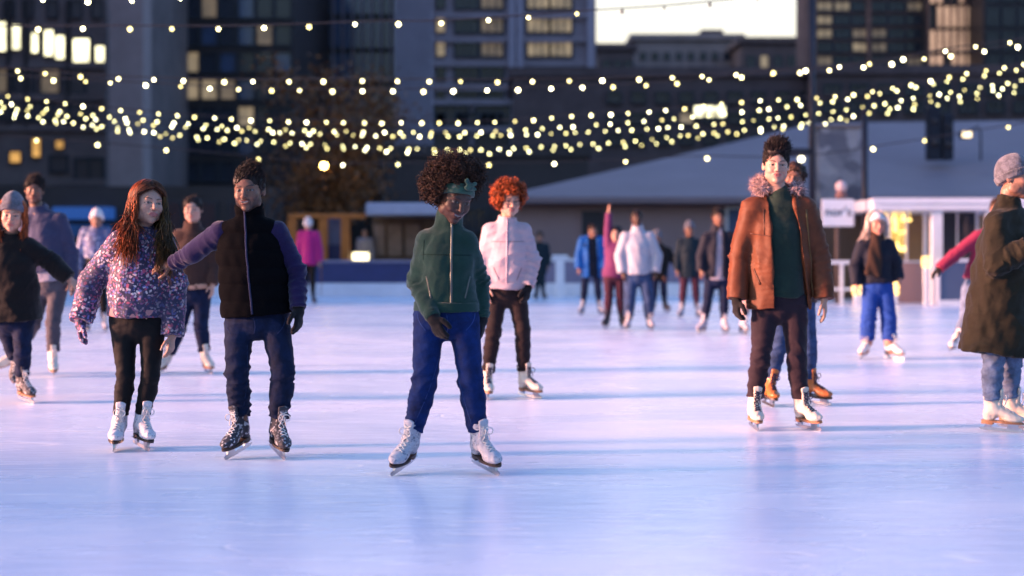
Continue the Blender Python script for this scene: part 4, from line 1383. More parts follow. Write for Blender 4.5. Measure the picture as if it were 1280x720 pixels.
add('person in long olive coat, dark grey beanie and pale jeans, turned sideways',
    Y=10.62, cx=1254, head=(1268, 224, .0, 62, 6, 6), hs=1.08, neck=(1259, 256), shl=(1244, 280, .12), shr=(1281, 275, -.14), side=(.6, -.8, 0),
    ell=(1246, 330, .20), wrl=(1286, 310, .26), elr=(1296, 330, -.15), wrr=(1306, 372, -.10), hipl=(1240, 392, .05), hipr=(1262, 392, -.06),
    knl=(1242, 448, .08), knr=(1264, 448, -.06), ftl=(1240, .07, 64, 2, 2, 0), ftr=(1262, -.10, 66, 2, 3, 0),
    handl=dict(n=(0, .8, .5), curl=40), skin=(.30, .16, .11), lip=(.30, .09, .09), brow=(.015, .010, .008), beard=.5, w=.40,
    legr=(.084, .060, .056, .050), trousers=dict(mat=D_LIGHT, name='jeans', hem=.90, amp=.009),
    skates=(BT_CREAM, SOLE_B, LACE_W), glovel=GL_BLACK,
    tops=[dict(name='coat', mat=G_OLIVE, hem=442, th=.040, hemr=(.235, .205), waistr=(.195, .160), chestr=(.195, .140), amp=.011, sleeve=(.062, .056, .048), collar='stand', ch=.06, tf=.010, lam=.09)],
    headwear=[('beanie', beanie(.013, .040, -.50, .018), KNIT_GREY)])

add('small figure behind the brown jacket man, dark hair, jeans and orange leather skates',
    Y=12.4, cx=990, fem=.6, head=(993, 222, .0, -16, 4, 6), hs=.92, neck=(993, 252), shl=(968, 268), shr=(1016, 266),
    ell=(960, 318, 0), wrl=(962, 360, 0), elr=(1022, 318), wrr=(1018, 358), hipl=(978, 372), hipr=(1004, 372),
    knl=(973, 432, .06), knr=(1010, 434, .06), ftl=(962, .06, 12, 3, -2, 0), ftr=(1010, .0, 48, 3, 4, 0),
    skin=SK_M, lip=(.25, .08, .08), brow=(.012, .008, .007), legr=(.080, .058, .055, .050), trousers=dict(mat=D_MID, name='jeans', hem=.90, amp=.007),
    skates=(BT_ORANGE, SOLE_D, LACE_D),
    tops=[dict(mat=G_DKBROWN, hem=378, th=.024, sleeve=(.05, .045, .038), collar='hood')],
    headwear=[('hair', short(800, .05, (0, .5, -.4), .074, .0, .012, lift=.2), H_DARK)])

# --- second row ----------------------------------------------------------------
add('tall man in slate blue hoodie and grey trousers behind the black coat, one skate lifted',
    Y=15.2, cx=58, head=(43, 238, .04, 14, 4, 3), neck=(48, 262), shl=(33, 276), shr=(77, 274),
    ell=(26, 318), wrl=(28, 355), elr=(89, 315, -.02), wrr=(91, 352, .05), hipl=(52, 355), hipr=(74, 355),
    knl=(42, 405, .0), knr=(66, 404, .08), ftl=(20, -.25, -10, 24, 0, .04), ftr=(66, .05, 20, 12, 4, 0),
    skin=SK_M, brow=(.012, .008, .007), beard=.6, legr=(.080, .058, .055, .050), trousers=dict(mat=T_GREY, hem=.90, amp=.009),
    skates=(BT_CREAM, SOLE_B, LACE_W),
    tops=[dict(name='shirt', mat=G_TEE, hem=352, th=.016, sleeve=(.048, .04, .034)),
          dict(name='hoodie', mat=G_HOODIE, hem=340, th=.026, sleeve=(.056, .050, .042), collar='hood', amp=.010, tf=.007, hemr=(.165, .118))],
    headwear=[('hair', short(700, .03, (0, 0, .8), .072, .01), H_BLACK)])

add('man in dark brown jacket with pale hem, standing between the flowery and vest skaters',
    Y=15.6, cx=240, head=(241, 262, .04, 2, 2, 0), hs=1.04, neck=(241, 284), shl=(222, 295), shr=(261, 295),
    ell=(214, 328), wrl=(213, 356, .06), elr=(268, 328), wrr=(266, 356, .08), hipl=(235, 365), hipr=(253, 365),
    knl=(224, 410, .04), knr=(251, 408, .05), ftl=(210, .0, -12, 3, -5, 0), ftr=(256, .04, 28, 4, 4, 0),
    skin=SK_L, brow=(.02, .012, .01), legr=(.080, .058, .054, .048), trousers=dict(mat=D_DARK, name='jeans', hem=.90, amp=.007),
    skates=(BT_CREAM, SOLE_B, LACE_W),
    tops=[dict(mat=G_DKBROWN, hem=361, th=.028, sleeve=(.054, .048, .040), collar='stand', ch=.06, amp=.009, hemband=G_TAN)],
    headwear=[('hair', short(600, .025, (0, .3, .5), .072, .0), H_BLACK)])

add('woman in dark jacket, brown scarf, white beanie and bright blue trousers near the kiosk',
    **{**auto(17.6, 1097, 1.66, 0), **hd(fem=1, head=(1096, 280, .04, 4, 4, -3), hs=1.05, neck=(1095, 297), shl=(1077, 306), shr=(1112, 305),
    ell=(1069, 332), wrl=(1070, 356, .05), elr=(1120, 328), wrr=(1124, 349, .06), hipl=(1089, 357), hipr=(1105, 357),
    knl=(1086, 398, .06), knr=(1111, 398, .06), ftl=(1084, -.02, -30, 4, -4, 0), ftr=(1112, .05, 36, 4, 4, 0)),
    'skin': (.36, .18, .13), 'legr': (.088, .072, .072, .070), 'trousers': dict(mat=T_BLUE, hem=.90, amp=.009),
    'skates': (BT_WHITE, SOLE_B, LACE_W), 'lip': (.34, .1, .1), 'brow': (.05, .03, .02),
    'tops': [dict(mat=G_NAVY, hem=354, th=.028, sleeve=(.056, .050, .042), collar='stand', ch=.05, amp=.009)],
    'headwear': [('beanie', beanie(.018, .055, -.6, .0, .009), KNIT_WHITE), ('hair', lambda: long_hair([(-130, -60, 90, (-.12, .02, -.16), (.03, .03, .04)), (60, 100, 40, (.07, -.02, -.12), (.02, .02, .03))]), H_FAIR)],
    'extras': [('scarf', scarf, fabric('scarf_brown', (.035, .020, .015), .95, .2, 200))]})

add('skater in crimson jacket stretching an arm out from behind the olive coat',
    **{**auto(18.3, 1226, 1.70), **hd(head=(1247, 262, 0, -20, 0, 4), neck=(1240, 284), shl=(1221, 295), shr=(1256, 295),
    ell=(1192, 320, .05), wrl=(1174, 336, .1), hipl=(1212, 362), hipr=(1228, 362), knl=(1206, 402, 0), knr=(1230, 400, .05), ftl=(1197, .0, -24, 10, -4, .03), ftr=(1234, .04, 20, 4, 3, 0)),
    'skin': SK_T, 'trousers': dict(mat=D_LIGHT, name='jeans', hem=.90), 'skates': (BT_WHITE, SOLE_D, LACE_D), 'glovel': GL_BLACK,
    'tops': [dict(mat=G_RED, hem=352, th=.026, sleeve=(.056, .052, .046), collar='stand')],
    'headwear': [('hair', short(400, .03), H_DARK)]})

# --- far skaters -----------------------------------------------------------------
TR = dict(hem=.90, amp=.007)
add('far skater in blue and white patterned jacket behind the flowery one',
    **{**auto(23.3, 120, 1.78), 'head': (121, 275, .03, 8, 0, 0), 'skin': SK_T, 'trousers': dict(mat=T_BLACK, **TR), 'skates': (BT_DIM, SOLE_D, LACE_W),
    'tops': [dict(mat=G_BLUEPAT, hem=322, th=.028, sleeve=(.056, .05, .042), collar='hood')], 'headwear': [('beanie', beanie(h=.012), KNIT_WHITE)]})
add('far skater in magenta jacket and black leggings seen from behind by the orange posts',
    **{**auto(35, 386, 1.86, 0, .05, .13), 'fem': 1, 'head': (385, 281, .0, 178, 0, 0), 'skin': SK_L, 'trousers': dict(mat=T_BLACK, **TR), 'skates': (BT_BLACK, SOLE_D, LACE_D),
    'tops': [dict(mat=G_MAGENTA, hem=331, th=.040, sleeve=(.06, .056, .046), collar='hood', hemr=(.19, .14))], 'headwear': [('beanie', beanie(h=.012), KNIT_WHITE)]})
add('distant skater in dark teal jacket standing alone beside the white gate post',
    **{**auto(38.5, 675, 1.62, 0, .03, .10), 'skin': SK_T, 'trousers': dict(mat=G_TEAL, **TR), 'skates': (BT_BLACK, SOLE_D, LACE_D),
    'tops': [dict(mat=G_TEAL, hem=342, th=.026)], 'headwear': [('hair', short(250, .03, h=.012), H_BLACK)]})
add('far skater in bright blue jacket open over black, carrying a backpack',
    **{**auto(29.6, 739, 1.70, 0, .05, .2), 'head': (741, 289, .03, 10, 6, 0), 'skin': SK_T, 'trousers': dict(mat=D_DARK, name='jeans', **TR), 'skates': (BT_DIM, SOLE_D, LACE_W),
    'tops': [dict(name='jumper', mat=G_NAVY, hem=346, th=.016), dict(mat=G_BLUE, hem=347, th=.040, sleeve=(.06, .054, .046), open=((-.06, -.04), (.09, .13), -.02), collar='hood')],
    'headwear': [('hair', short(250, .03, h=.012), H_DARK)], 'extras': [('backpack', backpack, G_NAVY)]})
add('far skater in berry jacket and maroon trousers holding one arm straight up',
    **{**auto(24.5, 768, 1.58, 0, .04, .14), 'fem': 1, 'head': (770, 293, .02, -10, 6, 0), 'ell': (760, 288, .02), 'wrl': (761, 266, .04), 'shl': (759, 305), 'handl': dict(n=(1, .2, 0), d=(0, 0, 1), curl=14),
    'skin': SK_L, 'trousers': dict(mat=T_MAROON, **TR), 'skates': (BT_BLACK, SOLE_D, LACE_D),
    'tops': [dict(mat=G_BERRY, hem=347, th=.026)], 'headwear': [('hair', short(350, .07, (0, .5, -.5), h=.012, lift=.2), H_BLACK)]})
add('far man in off white hoodie and mid blue jeans skating straight ahead',
    **{**auto(23.8, 797, 1.80, 0, .06, .2), **hd(head=(796, 273, .03, 0, 0, 0), shl=(781, 296), shr=(813, 296), ell=(775, 320), elr=(821, 320), wrl=(778, 341, .05), wrr=(819, 340, .05), hipl=(789, 345), hipr=(806, 345), knl=(787, 376, .04), knr=(811, 376, .04)),
    'ftl': (786, .03, -14, 4, -4, 0), 'ftr': (811, .0, 14, 4, 4, 0), 'b': 1.08, 'skin': SK_D, 'brow': (.01, .008, .006), 'legr': (.1, .075, .07, .062), 'trousers': dict(mat=D_MID, name='jeans', **TR), 'skates': (BT_DIM, SOLE_D, LACE_W),
    'tops': [dict(name='hoodie', mat=G_OFFW, hem=343, th=.034, sleeve=(.066, .06, .05), collar='hood', amp=.01)], 'headwear': [('hair', short(350, .02, h=.012), H_BLACK)]})
add('far skater in black leaning to one side behind the off white hoodie',
    **{**auto(30.8, 824, 1.50, 0, .05, .14), **hd(head=(820, 298, .02, 40, 20, 10), neck=(824, 306), shl=(818, 314), shr=(836, 313), ell=(822, 331, .05), elr=(844, 330), wrl=(828, 345, .1), wrr=(852, 340, .05)),
    'skin': SK_M, 'trousers': dict(mat=D_DARK, name='jeans', **TR), 'skates': (BT_BLACK, SOLE_D, LACE_D),
    'tops': [dict(mat=G_COAT, hem=350, th=.030)], 'headwear': [('beanie', beanie(h=.012), KNIT_GREY)]})
add('far skater in dark navy jacket and maroon trousers next to the open jacket man',
    **{**auto(28.2, 862, 1.66, 0, .04, .18), 'skin': SK_M, 'trousers': dict(mat=T_MAROON, **TR), 'skates': (BT_DIM, SOLE_D, LACE_W),
    'tops': [dict(mat=G_TEAL, hem=347, th=.030, collar='hood')], 'headwear': [('beanie', beanie(h=.012), KNIT_GREY)]})
add('far man in navy jacket open over a grey tee with dark jeans',
    **{**auto(22.9, 897, 1.80, 0, .05, .2), **hd(head=(898, 272, .03, 4, 2, 0), shl=(882, 297), shr=(914, 295), ell=(877, 320), elr=(919, 320), hipl=(888, 348), hipr=(905, 348), knl=(884, 380, .04), knr=(905, 378, .04)),
    'ftl': (881, .0, -34, 4, -4, 0), 'ftr': (905, .04, 10, 4, 3, 0), 'skin': SK_M, 'trousers': dict(mat=D_DARK, name='jeans', **TR), 'skates': (BT_DIM, SOLE_D, LACE_W),
    'tops': [dict(name='tee', mat=G_TEE, hem=350, th=.014), dict(mat=G_NAVY, hem=347, th=.034, sleeve=(.06, .055, .046), open=((-.01, -.05), (.05, .05), -.02), collar='hood')],
    'headwear': [('hair', short(350, .04, h=.012, top=.01), H_BLACK)]})
add('far skater in tan trousers mostly hidden behind the brown jacket man',
    **{**auto(22.8, 948, 1.72), **hd(knl=(934, 378, .04), knr=(950, 378, .04)), 'ftl': (929, .03, 20, 5, 0, 0), 'ftr': (948, -.05, 10, 4, 0, 0), 'skin': SK_L, 'trousers': dict(mat=T_TAN, **TR), 'skates': (BT_DIM, SOLE_D, LACE_W),
    'tops': [dict(mat=G_DKBROWN, hem=350, th=.026)], 'headwear': [('hair', short(250, .03, h=.012), H_DARK)]})
add('distant person in pale top and black trousers standing by the lit counter behind the barrier',
    **{**auto(45.5, 456, 1.80, 0, .03, .10), 'fem': 1, 'skin': SK_L, 'trousers': dict(mat=T_BLACK, **TR), 'skates': (BT_BLACK, SOLE_D, LACE_D),
    'tops': [dict(name='jumper', mat=G_TEE, hem=300, th=.024)], 'headwear': [('hair', short(250, .05, (0, .5, -.5), h=.012), H_DARK)]})
# ------------------------------------------------------------------ ice and ground
def ice_mat():
    m, n, l, b = nt('ice')
    tc = N(n, 'ShaderNodeTexCoord')
    def mapped(sx, sy, rz=0):
        mp = N(n, 'ShaderNodeMapping'); mp.inputs['Scale'].default_value = (sx, sy, 1); mp.inputs['Rotation'].default_value = (0, 0, rz)
        l.new(tc.outputs['Object'], mp.inputs['Vector']); return mp.outputs['Vector']
    big = N(n, 'ShaderNodeTexNoise', inputs={'Scale': .35, 'Detail': 5, 'Roughness': .6, 'Distortion': .6}); l.new(mapped(1, 2.2), big.inputs['Vector'])
    base = ramp(n, [(.30, (.53, .66, .86)), (.52, (.63, .72, .87)), (.72, (.75, .78, .88))]); l.new(big.outputs['Fac'], base.inputs['Fac'])
    col = base.outputs['Color']; hts = None
    # skate cuts: thin level lines of stretched noise, several directions
    for i, (sx, sy, rz, sc, w, am) in enumerate([(.14, 1.6, .1, 1.6, .007, .55), (.18, 2.2, -.25, 2.0, .006, .6), (.12, 1.6, .35, 2.8, .006, .55), (.10, 2.2, -.5, 2.4, .006, .5), (.16, 2.6, -.08, 3.6, .008, .55), (.12, 2.4, .22, 5.0, .009, .5), (.3, 1.4, .15, 1.1, .004, .45)]):
        ns = N(n, 'ShaderNodeTexNoise', inputs={'Scale': sc, 'Detail': 1.2, 'Roughness': .4, 'Distortion': .3}); l.new(mapped(sx, sy, rz), ns.inputs['Vector'])
        a = N(n, 'ShaderNodeMath', operation='SUBTRACT'); a.inputs[1].default_value = .42 + .025 * i; l.new(ns.outputs['Fac'], a.inputs[0])
        ab = N(n, 'ShaderNodeMath', operation='ABSOLUTE'); l.new(a.outputs[0], ab.inputs[0])
        mr = N(n, 'ShaderNodeMapRange'); mr.inputs['From Min'].default_value = 0; mr.inputs['From Max'].default_value = w; mr.inputs['To Min'].default_value = am; mr.inputs['To Max'].default_value = 0
        l.new(ab.outputs[0], mr.inputs['Value'])
        brk = N(n, 'ShaderNodeTexNoise', inputs={'Scale': 1.1 + .4 * i, 'Detail': 3}); l.new(tc.outputs['Object'], brk.inputs['Vector'])
        br = N(n, 'ShaderNodeMapRange'); br.inputs['From Min'].default_value = .44; br.inputs['From Max'].default_value = .58; l.new(brk.outputs['Fac'], br.inputs['Value'])
        mu = N(n, 'ShaderNodeMath', operation='MULTIPLY'); l.new(mr.outputs[0], mu.inputs[0]); l.new(br.outputs[0], mu.inputs[1])
        mx = N(n, 'ShaderNodeMix', data_type='RGBA'); l.new(mu.outputs[0], mx.inputs['Factor']); l.new(col, mx.inputs['A']); mx.inputs['B'].default_value = (.93, .94, .96, 1)
        col = mx.outputs['Result']
        if hts is None: hts = mu.outputs[0]
        else:
            ad = N(n, 'ShaderNodeMath', operation='ADD'); l.new(hts, ad.inputs[0]); l.new(mu.outputs[0], ad.inputs[1]); hts = ad.outputs[0]
    # snow scraped into short flecks
    fl = N(n, 'ShaderNodeTexNoise', inputs={'Scale': 9, 'Detail': 6, 'Roughness': .7, 'Distortion': 1.2}); l.new(mapped(.45, 2.2, -.25), fl.inputs['Vector'])
    zone = N(n, 'ShaderNodeTexNoise', inputs={'Scale': .55, 'Detail': 3}); l.new(tc.outputs['Object'], zone.inputs['Vector'])
    f1 = N(n, 'ShaderNodeMapRange'); f1.inputs['From Min'].default_value = .57; f1.inputs['From Max'].default_value = .66; l.new(fl.outputs['Fac'], f1.inputs['Value'])
    f2 = N(n, 'ShaderNodeMapRange'); f2.inputs['From Min'].default_value = .52; f2.inputs['From Max'].default_value = .64; l.new(zone.outputs['Fac'], f2.inputs['Value'])
    fm = N(n, 'ShaderNodeMath', operation='MULTIPLY'); l.new(f1.outputs[0], fm.inputs[0]); l.new(f2.outputs[0], fm.inputs[1])
    mx = N(n, 'ShaderNodeMix', data_type='RGBA'); l.new(fm.outputs[0], mx.inputs['Factor']); l.new(col, mx.inputs['A']); mx.inputs['B'].default_value = (.92, .92, .94, 1)
    l.new(mx.outputs['Result'], b.inputs['Base Color'])
    ro = N(n, 'ShaderNodeMapRange'); ro.inputs['To Min'].default_value = .16; ro.inputs['To Max'].default_value = .38; l.new(big.outputs['Fac'], ro.inputs['Value'])
    l.new(ro.outputs[0], b.inputs['Roughness'])
    b.inputs['Specular IOR Level'].default_value = .26
    fine = N(n, 'ShaderNodeTexNoise', inputs={'Scale': 5, 'Detail': 5, 'Roughness': .6}); l.new(mapped(.6, 1.8), fine.inputs['Vector'])
    a1 = N(n, 'ShaderNodeMath', operation='MULTIPLY_ADD'); a1.inputs[1].default_value = -.6; l.new(hts, a1.inputs[0]); l.new(fine.outputs['Fac'], a1.inputs[2])
    a2 = N(n, 'ShaderNodeMath', operation='MULTIPLY_ADD'); a2.inputs[1].default_value = .8; l.new(fm.outputs[0], a2.inputs[0]); l.new(a1.outputs[0], a2.inputs[2])
    bp = N(n, 'ShaderNodeBump', inputs={'Strength': .30, 'Distance': .02}); l.new(a2.outputs[0], bp.inputs['Height']); l.new(bp.outputs['Normal'], b.inputs['Normal'])
    return m


EDGE = 41.0
def sheet(name, x0, y0, x1, y1, z, m):
    me = mesh_from(name, [(x0, y0, z), (x1, y0, z), (x1, y1, z), (x0, y1, z)], [(0, 1, 2, 3)], m, False)
    return tag(obj(name, me), kind='structure')


sheet('ground', -900, -900, 900, 1500, -.02, plain('paving_dark', (.06, .055, .06), .8, 0, .3, .3, .4, .2, 6))
sheet('ice', -34, -14, 34, EDGE, 0, ice_mat())

# ------------------------------------------------------------------ materials of the surroundings
DARKSTONE = plain('stone_dark', (.21, .15, .14), .8, 0, .3, .25, .5)
BLACKSTEEL = plain('facade_black', (.050, .036, .036), .5, 0, .4, .3, .3)
PILLAR = plain('pillar_concrete', (.38, .27, .255), .85, 0, .3, .15, .6)
CONC = plain('tower_concrete', (.33, .26, .28), .85, 0, .3, .15, .3)
CONC_L = plain('tower_concrete_pale', (.42, .35, .40), .85, 0, .3, .12, .3)
BRICK = plain('brick_brown', (.25, .13, .10), .85, 0, .3, .25, .8)
BRICK_D = plain('brick_dark', (.125, .085, .082), .85, 0, .3, .25, .8)
GREYW = plain('block_grey', (.26, .20, .19), .85, 0, .3, .2, .4)
GLASS = plain('window_glass_dark', (.032, .036, .05), .12, 0, .6, .3, .2)
GLASSM = plain('window_glass_mauve', (.085, .066, .070), .3, 0, .5, .3, .2)
GLASSB = plain('window_glass_sky', (.06, .09, .17), .10, 0, .8, .3, .2)
LITW = emis('window_lit_pale', (1, .92, .58), .8, .45, .6)
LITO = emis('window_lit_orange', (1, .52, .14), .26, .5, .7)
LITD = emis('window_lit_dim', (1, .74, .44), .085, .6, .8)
LITF = emis('window_lit_faint', (1, .70, .42), .035, .6, .8)
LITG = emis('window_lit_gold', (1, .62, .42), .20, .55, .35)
FRAME = plain('window_frame', (.04, .04, .048), .5, 0, .4)
ROOFM = plain('roof_grey_violet', (.235, .172, .185), .7, 0, .3, .10, .35, .25, 4)
WALLM = plain('wall_mauve', (.33, .22, .215), .8, 0, .3, .10, .6, .2, 8)
WHITE = plain('paint_white', (.72, .72, .76), .5, 0, .4, .06, 2)
BOARDB = plain('board_blue', (.022, .028, .11), .45, 0, .45, .2, 2)
BOARDG = plain('board_grey_mauve', (.20, .18, .26), .5, 0, .4, .12, 1.5)
ORANGE = plain('post_orange', (.42, .13, .02), .5, 0, .4, .2, 3)
POLEM = plain('pole_dark', (.012, .013, .025), .5, .3, .5)
WOOD = plain('booth_wood', (.13, .085, .06), .75, 0, .3, .25, 3)


def box_building(name, label, x0, x1, y0, y1, z1, mat, wins, parapet=True, z0=-.1, extra=None, cat='building'):
    """wins: list of (xa, za, xb, zb, glass, mullions) on the near face: each a framed, recessed window"""
    root = empty(name, ((x0 + x1) / 2, y0, 0)); tag(root, label, cat)
    ox = (x0 + x1) / 2
    m = MB(); m.box(x0 - ox, 0, z0, x1 - ox, y1 - y0, z1)
    m.build('wall', mat, root)
    if parapet:
        m = MB(); t = .012 * y0 * .2
        m.box(x0 - ox - t, -t, z1 + .002, x1 - ox + t, y1 - y0 + t, z1 + .35 + .002 * y0); m.build('parapet', mat, root)
    for xa, za, xb, zb, g, nm in wins:
        f = MB(); w = min(.10 + .0006 * y0, (xb - xa) * .12); d = .14
        xa -= ox; xb -= ox
        f.box(xa - w, -d, za - w, xa, .05, zb + w); f.box(xb, -d, za - w, xb + w, .05, zb + w)
        f.box(xa, -d, zb, xb, .05, zb + w); f.box(xa, -d - .05, za - w, xb, .05, za)
        for i in range(1, nm):
            xm = xa + (xb - xa) * i / nm
            f.box(xm - w * .35, -d * .8, za, xm + w * .35, .04, zb)
        fo = f.build('window', FRAME, root)
        p = MB(); p.box(xa + .002, -.035, za + .002, xb - .002, -.010, zb - .002); p.build('pane', g, fo)
    if extra: extra(root, ox)
    return root


def pxw(Y, x0, y0, x1, y1, g, nm=1):
    a = P3(x0, y1, Y); b = P3(x1, y0, Y)
    return (a[0], a[2], b[0], b[2], g, nm)


def X(px, Y): return (px - 640) * Y / FPX
def Z(py, Y): return CAMH + (HZ - py) * Y / FPX


def slabs(rows, Y, xa, xb, mat, name='floor_band', d=.25, hh=4):
    def mk(root, ox):
        for py in rows:
            m = MB(); m.box(X(xa, Y) - ox, -d, Z(py + hh, Y), X(xb, Y) - ox, .02, Z(py - hh, Y)); m.build(name, mat, root)
    return mk


def fins(xs, Y, ya, yb, mat, name='mullion', d=.35, w=1.2):
    def mk(root, ox):
        for px in xs:
            m = MB(); m.box(X(px - w, Y) - ox, -d, Z(yb, Y), X(px + w, Y) - ox, .02, Z(ya, Y)); m.build(name, mat, root)
    return mk


def both(*fs):
    def mk(root, ox):
        for f in fs: f(root, ox)
    return mk


rr = random.Random(5)
# far left block: pale lit windows over a dark street front, with a broad pillar
Y = 84
w = [pxw(Y, a, b, c, d, LITW, 1) for a, b, c, d in ((-26, 26, -12, 62), (-3, 28, 8, 64), (16, 32, 26, 62), (40, 42, 48, 66), (56, 38, 67, 70), (70, 45, 81, 74), (92, 49, 112, 79), (120, 58, 131, 82))]
w += [pxw(Y, a, 86 + i % 2, a + 22, 116, LITF if i in (1, 3) else GLASSM, 1) for i, a in enumerate((-40, -10, 20, 52, 84))]
w += [pxw(Y, a, 128, a + 26, 150, GLASSM, 2) for a in (-36, 2, 40, 90)]
w += [pxw(Y, a, 1, a + 12, 22, GLASSM, 1) for a in (-20, 6, 30, 60, 90, 116)]
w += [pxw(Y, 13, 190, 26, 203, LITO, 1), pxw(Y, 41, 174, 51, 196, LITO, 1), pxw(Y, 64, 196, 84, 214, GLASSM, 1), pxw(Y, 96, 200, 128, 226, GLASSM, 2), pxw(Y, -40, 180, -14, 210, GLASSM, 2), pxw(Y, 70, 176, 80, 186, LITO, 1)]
w += [pxw(Y, a, 240, a + 34, 296, GLASSM, 2) for a in (-30, 12, 60, 100)]
box_building('office_block', 'dark office block with a row of pale lit windows above an unlit street front', X(-220, Y), X(134, Y), Y, Y + 25, 24, DARKSTONE, w,
             extra=both(slabs((82, 122, 160, 228), Y, -200, 133, DARKSTONE), fins((12, 34, 86), Y, 0, 158, BLACKSTEEL, 'pilaster', .3, 2)))
Y = 79
m = MB(); m.box(0, 0, -.1, X(179, Y) - X(136, Y), 1.8, Z(-60, Y)); o = m.build('pillar', PILLAR, loc=(X(136, Y), Y, 0), bevel=.05)
tag(o, 'broad pale concrete pillar beside the dark office block', 'pillar')
m = MB(); m.box(-.15, -.15, -.1, X(179, Y) - X(136, Y) + .15, 1.95, Z(245, Y)); m.build('plinth', DARKSTONE, o)
# black glass block
Y = 105
w = []
for j, ya in enumerate(range(-6, 240, 34)):
    for i, xa in enumerate(range(184, 366, 23)):
        g = rr.choice((GLASS, GLASS, GLASS, GLASSB, LITF))
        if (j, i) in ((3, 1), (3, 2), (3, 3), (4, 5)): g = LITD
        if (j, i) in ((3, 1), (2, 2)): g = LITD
        w.append(pxw(Y, xa, ya + 3, xa + 18, ya + 28, g, 1))
box_building('glass_block', 'near black glass office block in the shade with a few dim rooms', X(179.5, Y), X(368, Y), Y, Y + 25, Z(-80, Y), BLACKSTEEL, w,
             extra=slabs(range(30, 240, 34), Y, 181, 367, BLACKSTEEL, 'floor_band', .2, 2))
# blue glass slab behind the tree
Y = 125
w = [pxw(Y, xa, ya, xa + 9.5, ya + 36, GLASSB, 1) for xa in range(370, 492, 12) for ya in range(-60, 200, 42)]
box_building('glass_slab', 'tall blue glass slab with close vertical mullions behind the tree', X(368.5, Y), X(494, Y), Y, Y + 20, Z(-120, Y), BLACKSTEEL, w,
             extra=fins(range(369, 494, 12), Y, -110, 240, CONC, 'mullion', .4, 1.2))
# grey blue tower with ribbed corner
Y = 118
w = []
for ya in range(-40, 150, 30):
    for xa, nm, g in ((546, 1, LITD), (570, 3, GLASS), (602, 3, GLASS), (660, 3, GLASS), (688, 3, GLASS)):
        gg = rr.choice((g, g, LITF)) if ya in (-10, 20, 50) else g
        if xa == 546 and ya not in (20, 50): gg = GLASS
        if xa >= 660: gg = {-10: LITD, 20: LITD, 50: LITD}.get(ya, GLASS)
        w.append(pxw(Y, xa, ya + 2, xa + (10 if nm == 1 else 26), ya + 20, gg, nm))
w += [pxw(Y, xa, 134, xa + 40, 158, GLASS, 3) for xa in (544, 596, 648, 694)]
w += [pxw(Y, xa, 168, xa + 40, 215, GLASS, 3) for xa in (544, 596, 648, 694)]
box_building('office_tower', 'grey blue office tower with banded windows and a ribbed pale corner', X(494.5, Y), X(745, Y), Y, Y + 30, Z(-120, Y), CONC, w,
             extra=both(slabs((-10, 20, 50, 80, 110, 128, 162), Y, 541, 744, CONC, 'floor_band', .3, 3.5), fins(range(497, 541, 7), Y, -110, 215, CONC_L, 'rib', .7, 2.2), fins((640, 650, 738), Y, -110, 128, CONC_L, 'pier', .5, 4)))
# low rise skyline under the open sky
Y = 220
w = [pxw(Y, xa, ya, xa + 7, ya + 9, LITD if (xa, ya) in ((815, 76),) else GLASS, 1) for xa in range(800, 922, 15) for ya in (66, 84)]
box_building('low_rise', 'grey low rise block with small square windows against the pale sky', X(792, Y), X(926, Y), Y, Y + 25, Z(50, Y), GREYW, w,
             extra=lambda root, ox: (MB().box(X(880, Y) - ox, 3, Z(50, Y) + .9, X(908, Y) - ox, 9, Z(33, Y)).build('roof_house', BRICK_D, root), MB().box(X(838, Y) - ox, 3, Z(50, Y) + .9, X(862, Y) - ox, 9, Z(42, Y)).build('lift_house', BRICK_D, root)))
Y = 205
w = [pxw(Y, xa, 76, xa + 8, 90, GLASS, 1) for xa in (754, 768, 781)]
box_building('brick_block', 'narrow dark block between the blue tower and the grey low rise', X(747, Y), X(792, Y), Y, Y + 14, Z(62, Y), BRICK_D, w)
Y = 210
w = [pxw(Y, xa, 70, xa + 9, 84, LITD if xa == 951 else GLASS, 1) for xa in (934, 951, 968, 985)]
box_building('dark_block', 'dark flat roofed block just beside the brown tower', X(927, Y), X(1010, Y), Y, Y + 22, Z(54, Y), BRICK_D, w)
# brown towers on the right
Y = 130
w = []
for j, ya in enumerate(range(-50, 140, 17)):
    for xa in (1022, 1044, 1066, 1090, 1112, 1134):
        g = rr.choice((GLASS, GLASS, LITF))
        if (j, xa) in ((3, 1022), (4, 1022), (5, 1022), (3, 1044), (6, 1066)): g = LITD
        w.append(pxw(Y, xa, ya + 2, xa + 17, ya + 12, g, 2))
box_building('brown_tower', 'brown masonry tower with small paired windows, few of them lit', X(1006, Y), X(1158, Y), Y, Y + 4, Z(-140, Y), BRICK, w,
             extra=fins((1008, 1017, 1085, 1156), Y, -130, 150, BRICK, 'pier', .4, 2.5))
Y = 128
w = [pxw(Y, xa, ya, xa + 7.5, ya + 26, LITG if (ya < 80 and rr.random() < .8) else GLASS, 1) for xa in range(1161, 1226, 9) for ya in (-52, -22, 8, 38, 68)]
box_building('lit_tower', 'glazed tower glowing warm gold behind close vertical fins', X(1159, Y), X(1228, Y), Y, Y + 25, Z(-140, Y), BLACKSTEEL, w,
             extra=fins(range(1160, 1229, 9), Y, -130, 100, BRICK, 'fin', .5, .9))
Y = 124
w = [pxw(Y, xa, ya, xa + 14, ya + 22, GLASS, 2) for xa in (1234, 1254, 1274, 1294, 1314) for ya in range(-50, 90, 30)]
box_building('black_tower', 'unlit black tower at the edge of the brown group', X(1229, Y), X(1420, Y), Y, Y + 25, Z(-140, Y), BLACKSTEEL, w)
